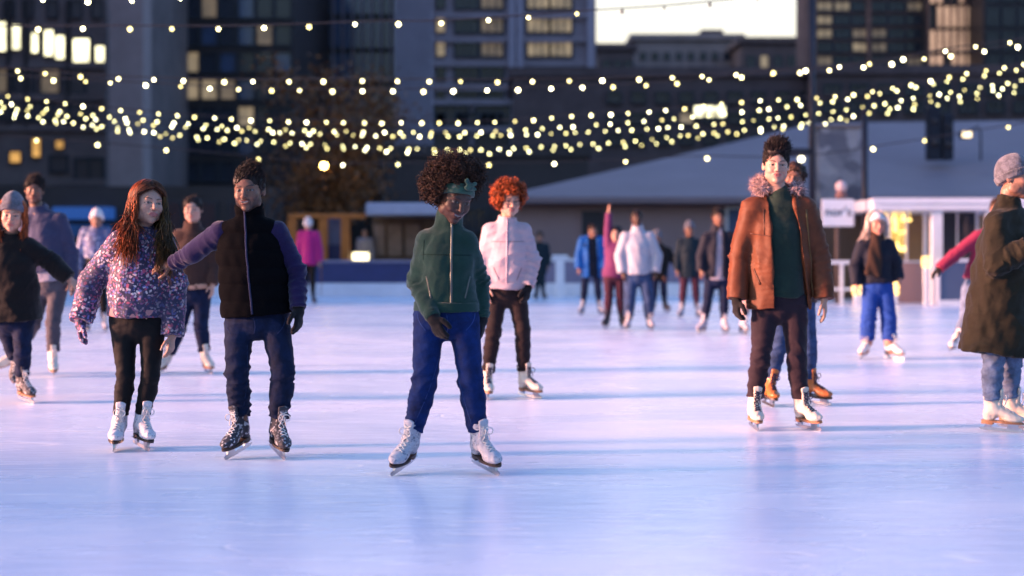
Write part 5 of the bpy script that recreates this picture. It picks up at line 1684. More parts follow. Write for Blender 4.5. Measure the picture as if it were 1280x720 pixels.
# dark mid-distance rows behind the light strings
Y = 92
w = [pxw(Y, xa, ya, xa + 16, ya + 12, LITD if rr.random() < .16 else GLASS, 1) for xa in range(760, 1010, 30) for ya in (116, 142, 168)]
w += [pxw(Y, 868, 133, 906, 146, LITW, 3)]
w = [q for q in w if not (q[4] is not LITW and X(850, Y) < q[0] < X(910, Y) and Z(150, Y) < q[1] < Z(128, Y))]
box_building('terrace_block', 'long dark brick block with a bright shop window behind the light strings', X(640, Y), X(1014, Y), Y, Y + 14, Z(96, Y), BRICK_D, w)
Y = 90
w = [pxw(Y, xa, ya, xa + 20, ya + 12, GLASS, 2) for xa in range(1030, 1400, 34) for ya in (106, 128)]
box_building('brown_block', 'low brown block below the glowing tower', X(1014.5, Y), X(1420, Y), Y, Y + 14, Z(93, Y), BRICK_D, w)

# ------------------------------------------------------------------ rink-side hall with the big sloping roof
Yw = 52.0
root = empty('rink_hall', (X(900, Yw), Yw, 0)); tag(root, 'long mauve hall with a big grey hipped roof sloping up behind the rink', 'building')
ox = X(900, Yw)
m = MB(); m.box(X(636, Yw) - ox, .6, -.1, X(1500, Yw) - ox, 16, Z(247, Yw)); m.build('wall', WALLM, root)
ez = Z(246, Yw)
pts = [(X(622, Yw) - ox, 0, ez), (X(1520, Yw) - ox, 0, ez), (X(1520, 68) - ox, 15, Z(150, 68)), (X(1012, 68) - ox, 15, Z(156, 68)), (X(870, 64) - ox, 11, Z(190, 64))]
th = .22
V = pts + [(x, y, z - th) for x, y, z in pts]
n5 = len(pts)
me = mesh_from('roof', V, [tuple(range(n5)), tuple(range(2 * n5 - 1, n5 - 1, -1))] + [((i + 1) % n5, i, n5 + i, n5 + (i + 1) % n5) for i in range(n5)], ROOFM, False)
rf = obj('roof', me, root)
m = MB(); m.box(X(622, Yw) - ox, -.10, ez - .20, X(1520, Yw) - ox, -.003, ez - .02); m.build('gutter', ROOFM, root)
m = MB(); m.box(X(728, Yw) - ox, .50, -.1, X(757, Yw) - ox, .595, Z(263, Yw)); d = m.build('door', plain('door_dark', (.03, .026, .035), .5), root)
m = MB(); m.box(X(726, Yw) - ox, .47, -.1, X(727.9, Yw) - ox, .594, Z(262, Yw)); m.box(X(757.1, Yw) - ox, .47, -.1, X(759, Yw) - ox, .594, Z(262, Yw)); m.box(X(726, Yw) - ox, .47, Z(262.8, Yw), X(759, Yw) - ox, .594, Z(260, Yw)); m.build('door_frame', WALLM, root)
MB().box(X(752, Yw) - ox, .44, .95, X(754, Yw) - ox, .499, 1.1).build('handle', M_STEEL, d)
for a, b in ((910, 942), (960, 990)):
    f = MB().box(X(a, Yw) - ox, .50, Z(296, Yw), X(b, Yw) - ox, .595, Z(258, Yw)).build('window', WHITE, root)
    MB().box(X(a + 3, Yw) - ox, .47, Z(293, Yw), X(b - 3, Yw) - ox, .497, Z(261, Yw)).build('pane', GLASSB, f)

# rooftop loudspeakers and floodlight
Yr = 58.0
roofz = lambda y: ez + (pts[2][2] - ez) * (y - Yw) / 15
for i, (a, b, t_) in enumerate(((1159, 1174, 134), (1177, 1190, 143))):
    z0 = roofz(Yr) + .01
    r_ = empty('loudspeaker', (X((a + b) / 2, Yr), Yr, z0)); tag(r_, ('taller black loudspeaker standing on the hall roof' if i == 0 else 'shorter black loudspeaker on the hall roof beside the taller one'), 'loudspeaker')
    hw = (X(b, Yr) - X(a, Yr)) / 2; H_ = Z(t_, Yr) - z0
    MB().box(-hw, -.25, .0, hw, .3, H_).build('cabinet', POLEM, r_, bevel=.03)
    for zz, rad in ((.32, .7), (.72, .5)):
        c = MB().tube([(0, -.253, H_ * zz), (0, -.29, H_ * zz)], hw * rad, 16).build('cone', BLACKSTEEL, r_, True)
r_ = empty('floodlight', (X(1226, Yr), Yr, roofz(Yr))); tag(r_, 'floodlight on a bent arm above the hall roof', 'floodlight')
MB().tube([(0, 0, 0), (0, 0, 1.0), (-.1, 0, 1.25), (-.45, 0, 1.05)], .035, 8).build('arm', POLEM, r_, True)
MB().box(-.75, -.2, .80, -.38, .2, 1.06).build('lamp_head', POLEM, r_, bevel=.03)
MB().box(-.72, -.225, .83, -.41, -.203, 1.03).build('lens', emis('lamp_warm', (1, .75, .45), .8), r_)

# ------------------------------------------------------------------ rink edge: dasher boards, gate posts, rail
def board(x, wd, mk, lower, upper, ht, y=EDGE, label='', group=''):
    r_ = empty('rink_board', (x, y, 0)); tag(r_, label, 'barrier', group)
    MB().box(-wd / 2 + .01, 0, .0, wd / 2 - .01, .10, .34).build('kick_plate', lower, r_, bevel=.008)
    MB().box(-wd / 2 + .012, .012, .342, wd / 2 - .012, .09, ht).build('panel', upper, r_, bevel=.006)
    MB().box(-wd / 2 + .004, -.03, ht + .002, wd / 2 - .004, .13, ht + .07).build('top_rail', mk, r_, bevel=.012)
    return r_


xx = X(640, EDGE) - .1
k = 0
while xx - k * 2.4 > -31:
    board(xx - 1.2 - k * 2.4, 2.4, BOARDG, plain('kick_white', (.60, .60, .68), .5, 0, .4, .1, 2), BOARDB, .86, label='dark navy rink board with a white kick plate along the back edge of the ice', group='navy boards along the back edge')
    k += 1
k = 0
while xx + k * 2.4 < X(1045, EDGE) - 1:
    board(xx + 1.3 + k * 2.4, 2.4, WHITE, WHITE, BOARDG, .90, label='grey mauve rink board with white rail in front of the long hall', group='grey boards in front of the hall')
    k += 1
for px, lab in ((700, 'white gate post nearest the distant teal skater'), (1000, 'white gate post behind the brown jacket man')):
    r_ = empty('gate_post', (X(px, 40.4), 40.4, 0)); tag(r_, lab, 'post')
    MB().box(-.11, -.11, 0, .11, .11, .98).build('post', WHITE, r_, bevel=.02); MB().box(-.20, -.16, .982, .20, .16, 1.06).build('cap', WHITE, r_, bevel=.02)

# ------------------------------------------------------------------ kiosk with lit window
Yk = 36.0
kx0, kx1 = X(1083, Yk), X(1300, Yk)
r_ = empty('kiosk', (kx0, Yk, 0)); tag(r_, 'white framed kiosk with flat canopy and a window full of warm lights', 'kiosk')
kw = kx1 - kx0
kz = lambda py: Z(py, Yk)
kxx = lambda px: X(px, Yk) - kx0
MB().box(-.05, -.9, kz(264), kw, 3.4, kz(250)).build('canopy', WHITE, r_, bevel=.02)
MB().box(-.08, -.94, kz(256), kw + .02, -.905, kz(249)).build('fascia', WHITE, r_, bevel=.01)
for px, wd in ((1090, .07), (1160, .12), (1224, .07), (1290, .08)):
    MB().box(kxx(px) - wd, -.80, 0, kxx(px) + wd, -.62, kz(264) - .003).build('post', WHITE, r_, bevel=.01)
MB().box(.1, .02, 0, kw - .05, .12, kz(328)).build('wall', WALLM, r_)
MB().box(.1, 3.2, 0, kw - .05, 3.3, kz(264) - .004).build('back_wall', plain('kiosk_interior', (.36, .22, .12), .8), r_)
f = MB()
for a, b in ((1110, 1113), (1155, 1159), (1133, 1134.5), (1168, 1171), (1220, 1223), (1196, 1197.5)):
    f.box(kxx(a), .0, kz(327.5), kxx(b), .10, kz(264.5))
f.box(kxx(1110), -.01, kz(328), kxx(1223), .11, kz(326)); fr = f.build('window', WHITE, r_)
PANE = plain('pane_clear', (.5, .5, .5), .05); PANE.node_tree.nodes['Principled BSDF'].inputs['Transmission Weight'].default_value = 1.0
PANE.node_tree.nodes['Principled BSDF'].inputs['IOR'].default_value = 1.02
for lk in list(PANE.node_tree.links):
    if lk.to_socket.name == 'Base Color': PANE.node_tree.links.remove(lk)
PANE.node_tree.nodes['Principled BSDF'].inputs['Base Color'].default_value = (1, 1, 1, 1)
MB().box(kxx(1113) + .002, .045, kz(325.8), kxx(1155) - .002, .052, kz(265)).build('pane', PANE, fr)
MB().box(kxx(1171) + .002, .045, kz(325.8), kxx(1220) - .002, .052, kz(265)).build('pane', GLASS, fr)
LAMPK = emis('kiosk_lamp', (1, .64, .18), .9)
MB().box(kxx(1112), 2.3, kz(322), kxx(1157), 2.34, kz(268)).build('glow_panel', emis('kiosk_glow', (1, .55, .12), .075, .55, 5), r_)  # added panel, emits the warm glow of the kiosk inside
rk = random.Random(3)
for i in range(22):
    px, py, yy = rk.uniform(1114, 1154), rk.uniform(270, 312), rk.uniform(.7, 2.0)
    q = MB().sphere((kxx(px), yy, kz(py)), rk.uniform(.035, .07), 10, 7).tube([(kxx(px), yy, kz(py) + .05), (kxx(px), yy, kz(264) - .004)], .006, 4)
    q.build('pendant_lamp', LAMPK, r_, True)
for px in (1071, 1118, 1158):
    l_ = empty('lantern', (X(px, 34.6), 34.6, 0)); tag(l_, {1071: 'small glowing lantern by the white rail', 1118: 'small glowing lantern below the lit kiosk window', 1158: 'small glowing lantern at the foot of the kiosk post'}[px], 'lantern')
    MB().box(-.06, -.06, 0, .06, .06, .22 if px != 1158 else .82).build('stem', WHITE, l_, bevel=.01)
    MB().box(-.085, -.085, .222 if px != 1158 else .822, .085, .085, .56 if px != 1158 else 1.05).build('shade', emis('lantern_glow', (1, .6, .2), .7), l_, bevel=.02)
# kiosk-side glass barrier
for i in range(3):
    xa = X(1172, 34.2) + i * 1.3
    b_ = empty('glass_barrier', (xa, 34.2, 0)); tag(b_, 'low glass barrier panel with white edge in front of the kiosk', 'barrier', 'glass barrier panels at the kiosk')
    f = MB(); f.box(0, 0, 0, .05, .05, 1.0); f.box(1.22, 0, 0, 1.27, .05, 1.0); f.box(.05, 0, .94, 1.22, .05, 1.0); f.box(.05, 0, 0, 1.22, .05, .12); f.build('frame', WHITE, b_)
    MB().box(.052, .02, .122, 1.218, .03, .938).build('pane', GLASSB, b_)

# white rail, sign, dark booth, stone pier
r_ = empty('hand_rail', (X(1052, 35.2), 35.2, 0)); tag(r_, 'white hand rail on posts under the white sign', 'rail')
hw = .45
MB().box(-hw, -.03, .88, hw, .03, .96).build('top_bar', WHITE, r_, bevel=.01)
for s in (-1, 0, 1): MB().box(s * (hw - .05) - .035, -.031, 0, s * (hw - .05) + .035, .031, .878).build('post', WHITE, r_)
MB().box(-hw + .09, -.015, .30, hw - .09, .015, .36).build('lower_bar', WHITE, r_)
Ys = 35.6
r_ = empty('sign_board', (X(1047, Ys), Ys, 0)); tag(r_, 'white sign with short black lettering on a post, topped by a round lamp', 'sign')
MB().tube([(0, .05, 0), (0, .05, Z(246, Ys))], .05, 10).build('post', plain('post_brown', (.09, .065, .055), .7), r_, True)
MB().box(-(X(1067, Ys) - X(1047, Ys)), -.05, Z(283, Ys), X(1067, Ys) - X(1047, Ys), .0, Z(249, Ys)).build('panel', WHITE, r_, bevel=.015)
cu = bpy.data.curves.new('lettering', 'FONT'); cu.body = "nor's"; cu.size = .30; cu.align_x = 'CENTER'; cu.align_y = 'CENTER'; cu.extrude = .004
t_ = bpy.data.objects.new('lettering', cu); COL.objects.link(t_)
bpy.context.view_layer.update()
me = bpy.data.meshes.new_from_object(t_.evaluated_get(bpy.context.evaluated_depsgraph_get())); bpy.data.objects.remove(t_)
me.materials.clear(); me.materials.append(BLACKSTEEL)
t_ = obj('lettering', me, r_); t_.location = (0, -.056, Z(265, Ys)); t_.rotation_euler = (R(90), 0, 0)
MB().sphere((.09, .05, Z(233, Ys)), .13, 14, 10).build('globe', plain('globe_pale', (.55, .42, .42), .3), r_, True)
MB().tube([(.09, .05, Z(246, Ys) - .02), (.09, .05, Z(239, Ys))], [.13, .10], 12).build('globe_base', plain('globe_base_brown', (.22, .11, .10), .6), r_, True)
Yb = 39.0
r_ = empty('ticket_booth', (X(1050, Yb), Yb, 0)); tag(r_, 'low dark brown booth behind the white sign', 'booth')
MB().box(X(1018, Yb) - X(1050, Yb), 0, 0, X(1084, Yb) - X(1050, Yb), 1.2, Z(272, Yb)).build('wall', plain('booth_brown', (.075, .05, .04), .8), r_)
MB().box(X(1015, Yb) - X(1050, Yb), -.08, Z(272, Yb) + .002, X(1086, Yb) - X(1050, Yb), 1.28, Z(268, Yb)).build('roof', BRICK_D, r_)
for a in (1022, 1044, 1066): MB().box(X(a, Yb) - X(1050, Yb), -.03, .1, X(a + 16, Yb) - X(1050, Yb), -.003, 1.0).build('panel', WOOD, r_)
m, n, l, b = nt('stone_blocks')
tc = N(n, 'ShaderNodeTexCoord'); bk = N(n, 'ShaderNodeTexVoronoi', inputs={'Scale': 3.2}); l.new(tc.outputs['Object'], bk.inputs['Vector'])
rp = ramp(n, [(0, (.10, .09, .12)), (.4, (.20, .18, .21)), (.7, (.27, .24, .27)), (1, (.36, .32, .34))]); sp = N(n, 'ShaderNodeSeparateColor'); l.new(bk.outputs['Color'], sp.inputs[0]); l.new(sp.outputs[0], rp.inputs['Fac']); l.new(rp.outputs['Color'], b.inputs['Base Color']); b.inputs['Roughness'].default_value = .85
bp = N(n, 'ShaderNodeBump', inputs={'Strength': .5, 'Distance': .05}); l.new(bk.outputs['Distance'], bp.inputs['Height']); l.new(bp.outputs['Normal'], b.inputs['Normal'])
Yp = 44.0
r_ = empty('stone_pier', (X(1050, Yp), Yp, 0)); tag(r_, 'grey rubble stone pier standing between the two black poles', 'pier')
hw = X(1077, Yp) - X(1050, Yp)
MB().box(-hw, 0, 0, hw, .9, Z(160, Yp)).build('shaft', m, r_, bevel=.04)
MB().box(-hw - .05, -.06, Z(160, Yp) + .002, hw + .05, .96, Z(156, Yp)).build('coping', DARKSTONE, r_, bevel=.02)
# lamp poles
for px, top, y_, lab in ((1015, -60, 37.5, 'taller black lamp pole rising past the brown tower'), (1081, 139, 37.0, 'shorter black pole at the corner of the kiosk')):
    r_ = empty('light_pole', (X(px, y_), y_, 0)); tag(r_, lab, 'pole')
    MB().tube([(0, 0, .05), (0, 0, Z(top, y_))], [.085, .07], 12).build('shaft', POLEM, r_, True)
    MB().box(-.16, -.16, 0, .16, .16, .05).build('base_plate', POLEM, r_)
    MB().tube([(0, 0, Z(top, y_)), (0, 0, Z(top, y_) + .08)], [.09, .05], 12).build('finial', POLEM, r_, True)
# short side lamp seen by the tall man's head
y_ = 37.5
r_ = empty('bracket_lamp', (X(1015, y_) - .07, y_, Z(196, y_))); tag(r_, 'small lamp on a dark bracket fixed to the taller black pole', 'lamp')
MB().box(-.62, -.10, .02, -.0, .10, .20).build('housing', POLEM, r_, bevel=.03)
MB().sphere((-.20, -.10, -.06), .07, 12, 8).build('globe', emis('bulb_white', (1, .90, .62), 1.3), r_, True)

# ------------------------------------------------------------------ left back: snack stand with orange posts, blue awning
Ya = 45.0
r_ = empty('snack_stand', (X(440, Ya), Ya, 0)); tag(r_, 'snack stand with pale flat roof, orange posts and a lit counter behind the boards', 'stall')
ox = X(440, Ya); sx = lambda px: X(px, Ya) - ox; sz = lambda py: Z(py, Ya)
MB().box(sx(462), -1.2, sz(270), sx(560), 2.4, sz(255)).build('roof', plain('roof_pale', (.34, .36, .48), .6, 0, .3, .1), r_, bevel=.04)
MB().box(sx(462), .9, 0, sx(556), 1.0, sz(271)).build('back_wall', WOOD, r_)
for a, b in ((464, 478), (482, 500), (504, 522)): MB().box(sx(a), .82, sz(320), sx(b), .897, sz(280)).build('shelf_panel', plain('panel_beige', (.24, .17, .14), .8, 0, .3, .25, 4), r_)
for px in (371, 409, 436, 560): MB().box(sx(px) - .12, -1.0, 0, sx(px) + .12, -.78, sz(270)).build('post', ORANGE, r_, bevel=.02)
MB().box(sx(366), -1.02, sz(274), sx(461.5), -.76, sz(268)).build('beam', ORANGE, r_, bevel=.02)
MB().box(sx(413), -.6, 0, sx(433), -.5, sz(272)).build('side_panel', plain('panel_blue_grey', (.17, .19, .30), .6, 0, .3, .2, 3), r_)
MB().box(sx(412), -.72, 0, sx(434), -.62, sz(306)).build('lower_panel', BOARDB, r_)
MB().box(sx(444), -.75, sz(325), sx(462), -.3, sz(316)).build('counter_light', emis('counter_lamp', (1, .85, .5), 1.0), r_)
MB().box(sx(438), -.85, 0, sx(556), -.25, sz(327)).build('counter', BOARDG, r_)
Yc = 62.0
r_ = empty('shop_front', (X(95, Yc), Yc, 0)); tag(r_, 'dark shop front with a blue lit awning behind the slate hoodie man', 'shop')
ox = X(95, Yc); cx_ = lambda px: X(px, Yc) - ox
MB().box(cx_(-300), .5, 0, cx_(330), 5, Z(232, Yc)).build('wall', BLACKSTEEL, r_)
MB().box(cx_(70), -.5, Z(274, Yc), cx_(140), .495, Z(259, Yc)).build('awning', emis('awning_blue', (.02, .08, .32), .20), r_)
MB().box(cx_(74), .40, Z(296, Yc), cx_(136), .49, Z(280, Yc)).build('window', emis('window_blue', (.02, .08, .30), .12, .5, 1), r_)
for a, b, g in ((-60, -20, GLASS), (-10, 24, GLASS), (150, 176, GLASS), (190, 226, GLASS), (236, 270, GLASS), (282, 318, GLASS)):
    f = MB().box(cx_(a), .40, Z(318, Yc), cx_(b), .495, Z(250, Yc)).build('window', FRAME, r_)
    MB().box(cx_(a) + .1, .36, Z(316, Yc), cx_(b) - .1, .397, Z(253, Yc)).build('pane', g, f)

# ------------------------------------------------------------------ autumn tree behind the stand
def leaf_mat():
    m, n, l, b = nt('leaf_russet')
    tc = N(n, 'ShaderNodeTexCoord'); ns = N(n, 'ShaderNodeTexNoise', inputs={'Scale': .8, 'Detail': 4}); l.new(tc.outputs['Object'], ns.inputs['Vector'])
    rp = ramp(n, [(.3, (.08, .036, .012)), (.5, (.18, .070, .016)), (.7, (.28, .11, .022))]); l.new(ns.outputs['Fac'], rp.inputs['Fac']); l.new(rp.outputs['Color'], b.inputs['Base Color']); b.inputs['Roughness'].default_value = .6
    return m


LEAF = leaf_mat(); BARK = plain('bark', (.035, .025, .02), .9, 0, .2, .3, 4, .6, 14)


def tree(px, Yt, top, wd, label, seed, n=5200, big=1.0):
    rg = np.random.default_rng(seed); rd = random.Random(seed)
    H_ = Z(top, Yt); rad = wd * Yt / FPX / 2
    r_ = empty('autumn_tree', (X(px, Yt), Yt, 0)); tag(r_, label, 'tree', None)
    m = MB(); m.tube([(0, 0, 0), (.05, .02, H_ * .2), (-.04, 0, H_ * .42), (.03, .05, H_ * .75)], [.26, .19, .14, .05], 10)
    tips = []
    for i in range(13):
        a = rd.uniform(0, 6.28); z0 = H_ * rd.uniform(.24, .6); L = rad * rd.uniform(.6, 1.0)
        e = (math.cos(a) * L, math.sin(a) * L, z0 + rd.uniform(.15, .5) * H_ * .6)
        mid = (e[0] * .45, e[1] * .45, z0 + (e[2] - z0) * .35)
        m.tube([(0, 0, z0), mid, e], [.075, .05, .02], 6); tips += [e, mid]
    m.build('trunk', BARK, r_, True)
    cl = np.array([tips[i % len(tips)] for i in range(64)]) + rg.normal(size=(64, 3)) * rad * .26
    cl = np.concatenate([cl, np.stack([rg.normal(size=30) * rad * .42, rg.normal(size=30) * rad * .42, rg.uniform(.30, .97, 30) * H_], 1)])
    c = cl[rg.integers(0, len(cl), n)] + rg.normal(size=(n, 3)) * rad * .17
    d1 = rg.normal(size=(n, 3)); d1 /= np.linalg.norm(d1, axis=1, keepdims=True); d2 = np.cross(d1, rg.normal(size=(n, 3))); d2 /= np.linalg.norm(d2, axis=1, keepdims=True)
    s = big * rg.uniform(.06, .12, n)[:, None]
    V = np.stack([c - d1 * s, c - d2 * s * .55, c + d1 * s, c + d2 * s * .55], 1).reshape(-1, 3)
    obj('crown', mesh_from('crown', V, np.arange(n * 4).reshape(-1, 4), LEAF, False), r_)


r_ = empty('hanging_lamp', (X(405, 52.5), 52.5, Z(207, 52.5))); tag(r_, 'yellow lamp hanging in front of the russet leaved tree', 'lamp')
MB().sphere((0, 0, 0), .11, 12, 8).build('globe', emis('lamp_yellow', (1, .62, .14), 9), r_, True)
MB().tube([(0, 0, .10), (0, 0, 3.0)], .012, 5).build('cord', POLEM, r_)
tree(408, 56, 78, 155, 'russet leaved tree standing behind the snack stand', 4, 9000)
Yd = 70
w = [pxw(Yd, xa, 262, xa + 26, 288, GLASS, 2) for xa in (500, 540, 580, 620, 660)]
box_building('low_shed', 'low unlit shed behind the snack stand and the curly haired skaters', X(478, Yd), X(735, Yd), Yd, Yd + 6, Z(196, Yd), BLACKSTEEL, w)

# ------------------------------------------------------------------ strings of lights
BULB = emis('bulb_glass', (1, .89, .40), 3.0)
BULBS = [BULB, emis('bulb_glass_bright', (1, .93, .52), 5.0), emis('bulb_glass_weak', (1, .84, .32), 1.7)]
BULBOFF = plain('bulb_unlit', (.05, .05, .055), .2)
WIRE = plain('wire_black', (.012, .012, .014), .6)
_bulb = {}


def bulb_mesh(r, lit=True, v=0):
    k = (round(r, 3), lit, v)
    if k not in _bulb:
        m = MB(); m.mi = 0; m.sphere((0, 0, -r * 1.35), r, 10, 7, 1.08); m.mi = 1; m.tube([(0, 0, -r * .42), (0, 0, r * .25)], [r * .5, r * .42], 8)
        _bulb[k] = m.mesh('bulb', [BULBS[v] if lit else BULBOFF, WIRE], True)
    return _bulb[k]


def light_string(knots, Yt, spacing, label, r=.034, jitter=1.5, lit=(-999, 9999), dy=0, skip=0.0, seed=1):
    """wire hung through frame knots (px, py) at depth Yt (dy more at the far end), a bulb every SPACING px"""
    rg = random.Random(seed)
    ks = sorted(knots); xs = [k[0] for k in ks]; ys = [k[1] for k in ks]
    # cubic (Catmull-Rom) through the knots
    def ev(x):
        i = max(0, min(len(xs) - 2, sum(1 for q in xs if q <= x) - 1))
        x0, x1 = xs[i], xs[i + 1]; t = (x - x0) / (x1 - x0)
        m0 = (ys[i + 1] - ys[max(0, i - 1)]) / (xs[i + 1] - xs[max(0, i - 1)]) * (x1 - x0)
        m1 = (ys[min(len(ys) - 1, i + 2)] - ys[i]) / (xs[min(len(xs) - 1, i + 2)] - xs[i]) * (x1 - x0)
        return (2 * t ** 3 - 3 * t ** 2 + 1) * ys[i] + (t ** 3 - 2 * t ** 2 + t) * m0 + (-2 * t ** 3 + 3 * t ** 2) * ys[i + 1] + (t ** 3 - t ** 2) * m1
    yd = lambda x: Yt + dy * (x - xs[0]) / (xs[-1] - xs[0])
    W_ = [P3(x, ev(x), yd(x)) for x in np.linspace(xs[0], xs[-1], 90)]
    base = W_[0]
    root = empty('light_string', tuple(base)); tag(root, label, 'string lights', 'strings of warm bulbs over the rink')
    m = MB(); m.tube([p - base for p in W_], .010, 5); m.build('wire', WIRE, root, True)
    x = xs[0] + spacing * .5
    while x < xs[-1]:
        xx_ = x + rg.uniform(-jitter, jitter) * spacing * .08
        if rg.random() >= skip:
            p = P3(xx_, ev(xx_), yd(xx_)) - base - np.array([0, 0, .012])
            b_ = obj('bulb', bulb_mesh(r * rg.choice((.52, .62, .76)), lit[0] <= xx_ <= lit[1], rg.choice((0, 0, 1, 2))), root, tuple(p)); b_.rotation_euler = (rg.uniform(-.15, .15), rg.uniform(-.15, .15), 0)
        x += spacing * rg.uniform(1 - .06 * jitter, 1 + .06 * jitter)


light_string([(-260, 40), (0, 33), (140, 32), (300, 32), (478, 26), (535, 26), (655, 19), (720, 14), (853, 5), (1000, -12), (1300, -60)], 22, 56, 'highest bulb string in view, widely spaced, unlit where it crosses the sky', .036, .6, lit=(-999, 735), seed=2)
light_string([(-260, 20), (0, -3), (173, -3), (420, -22), (900, -60), (1040, -30), (1100, -14), (1300, -40)], 20, 57, 'bulb string grazing the upper edge above the pale pillar', .036, .6, seed=3)
light_string([(-260, 66), (0, 84), (62, 89), (145, 95), (300, 99), (430, 98), (620, 99), (750, 97), (870, 93), (1000, 85), (1100, 75), (1200, 58), (1280, 48), (1500, 10)], 25, 43, 'upper of the two sparse middle strings, nearer the rink', .036, 1.5, seed=4)
light_string([(-260, 75), (0, 93), (83, 98), (200, 104), (300, 109), (480, 111), (600, 110), (705, 107), (820, 103), (940, 92), (1070, 82), (1148, 72), (1280, 54), (1500, 14)], 27, 39, 'lower of the two sparse middle strings', .037, 1.2, seed=5)
light_string([(-260, 92), (0, 117), (70, 126), (185, 139), (300, 147), (430, 151), (530, 151), (632, 150), (730, 142), (810, 138), (930, 125), (1025, 120), (1100, 111), (1200, 91), (1280, 78), (1500, 30)], 31, 23.5, 'top string of the dense band of bulbs', .033, .6, seed=6)
light_string([(-260, 100), (0, 126), (90, 139), (200, 150), (330, 159), (470, 163), (600, 163), (720, 156), (850, 146), (960, 134), (1060, 122), (1160, 104), (1280, 84), (1500, 40)], 35, 20, 'second string of the dense band, small bulbs', .031, 2.5, seed=7)
light_string([(-260, 106), (0, 132), (90, 144), (200, 155), (330, 163), (470, 168), (600, 168), (740, 163), (860, 156), (960, 147), (1060, 135), (1160, 118), (1280, 98), (1500, 50)], 38, 17, 'third string of the dense band, close set bulbs', .031, 3, seed=8)
light_string([(-260, 112), (0, 138), (80, 150), (160, 160), (255, 170), (400, 179), (500, 184), (610, 185), (690, 181), (800, 174), (870, 166), (960, 158), (1050, 146), (1130, 131), (1280, 104), (1500, 60)], 41, 17, 'fourth string of the dense band, just below the third', .033, 3, seed=9)
light_string([(-260, 116), (0, 143), (80, 154), (160, 164), (255, 174), (400, 183), (500, 188), (610, 190), (690, 186), (800, 180), (870, 171), (960, 161), (1040, 152), (1120, 138), (1280, 112), (1500, 70)], 43, 26, 'lowest string of the dense band of bulbs', .036, 3, seed=10)
light_string([(-200, 160), (10, 170), (207, 185), (405, 203), (490, 203), (640, 203), (798, 199), (865, 195), (1000, 195), (1105, 181), (1300, 150)], 33, 96, 'single loose string with few bulbs hanging beneath the dense band', .042, 2, seed=11)

# ------------------------------------------------------------------ people
for J, lab in PEOPLE:
    person(J, lab)

# ------------------------------------------------------------------ unseen trees and block, added to shade the ice
def shade_tree(x, y, top, wd, seed, nl=950):
    rg = np.random.default_rng(seed)
    r_ = empty('autumn_tree', (x, y, 0)); tag(r_, 'unseen thin russet tree added to shade the ice', 'tree', 'unseen thin trees added to shade the ice')
    m = MB(); m.tube([(0, 0, 0), (.05, .03, top * .4), (-.03, 0, top * .9)], [.10, .07, .02], 8)
    for k in range(7):
        a = k * 2.4; z = top * (.25 + .09 * k); m.tube([(0, 0, z), (math.cos(a) * wd * .25, math.sin(a) * wd * .25, z + .5), (math.cos(a) * wd * .45, math.sin(a) * wd * .45, z + .8)], [.04, .03, .01], 6)
    m.build('trunk', BARK, r_, True)
    n = nl
    c = rg.normal(size=(n, 3)) * np.array([wd * .26, wd * .26, top * .20]) + np.array([0, 0, top * .58])
    d1 = rg.normal(size=(n, 3)); d1 /= np.linalg.norm(d1, axis=1, keepdims=True); d2 = np.cross(d1, rg.normal(size=(n, 3))); d2 /= np.linalg.norm(d2, axis=1, keepdims=True)
    s_ = rg.uniform(.10, .17, n)[:, None]
    obj('crown', mesh_from('crown', np.stack([c - d1 * s_, c - d2 * s_ * .55, c + d1 * s_, c + d2 * s_ * .55], 1).reshape(-1, 3), np.arange(n * 4).reshape(-1, 4), LEAF, False), r_)


for i, (x, y) in enumerate(((-34, 21.0), (-36, 23.5), (-33, 26.0), (-35, 28.0))): shade_tree(x, y, 10.5, 3.2, 40 + i, 900)
for i, (x, y, hh, wd) in enumerate(((-22, 5.6, 6.2, 2.2), (-25, 3.4, 6.8, 2.8), (-23, .8, 6.4, 2.6), (-27, -1.6, 7.0, 3.0), (-24, -4.2, 6.4, 2.6))): shade_tree(x, y, hh, wd, 20 + i)
w = [(-44 + 4 * 0, 0, 0, 0, GLASS, 1)][:0]
box_building('shade_block', 'unseen long dark block added to shade the far end of the rink', -62, -36, 29.5, 262, 47, DARKSTONE, w)  # out of view, added to keep the low sun off the background

# ------------------------------------------------------------------ light, sky, camera
SUN_EL, SUN_AZ = 9.0, -8.0       # from the west side; a little towards the viewer
az = R(180 - SUN_AZ)             # direction towards the sun, measured from +X
sd = Vector((-math.cos(R(SUN_AZ)) * math.cos(R(SUN_EL)), math.sin(R(SUN_AZ)) * math.cos(R(SUN_EL)), math.sin(R(SUN_EL))))
L = bpy.data.lights.new('sun', 'SUN'); L.energy = 4.6; L.angle = R(6.5); L.color = (1.0, .43, .30)
so = bpy.data.objects.new('sun', L); COL.objects.link(so); so.location = (-30, 0, 30)
so.rotation_euler = (-sd).to_track_quat('-Z', 'Y').to_euler()
W = bpy.data.worlds.new('World'); SC.world = W; W.use_nodes = True
t = W.node_tree
sky = t.nodes.new('ShaderNodeTexSky'); sky.sky_type = 'NISHITA'; sky.sun_disc = False
sky.sun_elevation = R(SUN_EL); sky.sun_rotation = math.atan2(sd.x, sd.y)
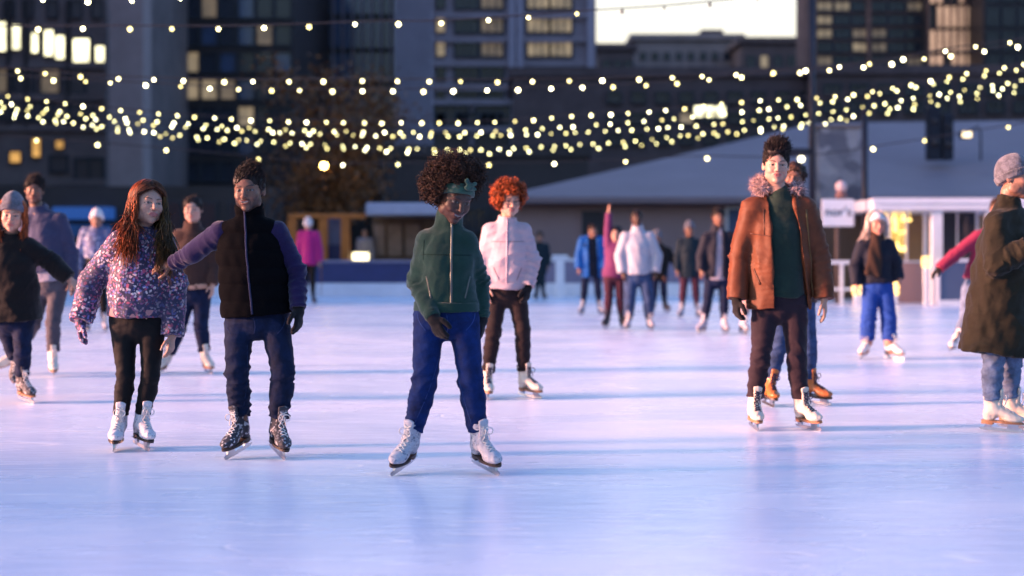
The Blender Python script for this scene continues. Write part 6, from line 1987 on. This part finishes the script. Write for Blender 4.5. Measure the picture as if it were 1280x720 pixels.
sky.air_density = 1.6; sky.dust_density = 6; sky.ozone_density = 3
tint = t.nodes.new('ShaderNodeMix'); tint.data_type = 'RGBA'; tint.blend_type = 'MULTIPLY'; tint.inputs['Factor'].default_value = 1
tint.inputs['B'].default_value = (.76, .93, 1.42, 1)
t.links.new(sky.outputs[0], tint.inputs['A']); # afterglow low in the sky beyond the town
tcw = t.nodes.new('ShaderNodeTexCoord')
dt = t.nodes.new('ShaderNodeVectorMath'); dt.operation = 'DOT_PRODUCT'; dt.inputs[1].default_value = Vector((.12, 1, .10)).normalized()
t.links.new(tcw.outputs['Generated'], dt.inputs[0])
mr = t.nodes.new('ShaderNodeMapRange'); mr.interpolation_type = 'SMOOTHERSTEP'
mr.inputs['From Min'].default_value = .80; mr.inputs['From Max'].default_value = 1.0
t.links.new(dt.outputs['Value'], mr.inputs['Value'])
gl = t.nodes.new('ShaderNodeMix'); gl.data_type = 'RGBA'; gl.blend_type = 'ADD'
gl.inputs['B'].default_value = (1.7, 1.35, .95, 1)
t.links.new(mr.outputs[0], gl.inputs['Factor']); t.links.new(tint.outputs['Result'], gl.inputs['A'])
t.links.new(gl.outputs['Result'], t.nodes['Background'].inputs['Color'])
t.nodes['Background'].inputs['Strength'].default_value = .13
cam = bpy.data.cameras.new('camera'); co = bpy.data.objects.new('camera', cam); COL.objects.link(co)
co.location = (0, 0, CAMH); co.rotation_euler = (R(90), 0, 0)
cam.sensor_width = 36; cam.lens = FPX / 1280 * 36; cam.shift_y = -(360 - HZ) / 1280
cam.clip_start = .1; cam.clip_end = 3000
cam.dof.use_dof = True; cam.dof.focus_distance = 9.3; cam.dof.aperture_fstop = 1.3; cam.dof.aperture_blades = 0
SC.camera = co
SC.view_settings.view_transform = 'Standard'; SC.view_settings.look = 'None'; SC.view_settings.exposure = 2.14; SC.view_settings.gamma = 1; SC.view_settings.use_curve_mapping = False
SC.cycles.use_denoising = True
SC.cycles.max_bounces = 6; SC.cycles.sample_clamp_indirect = 4
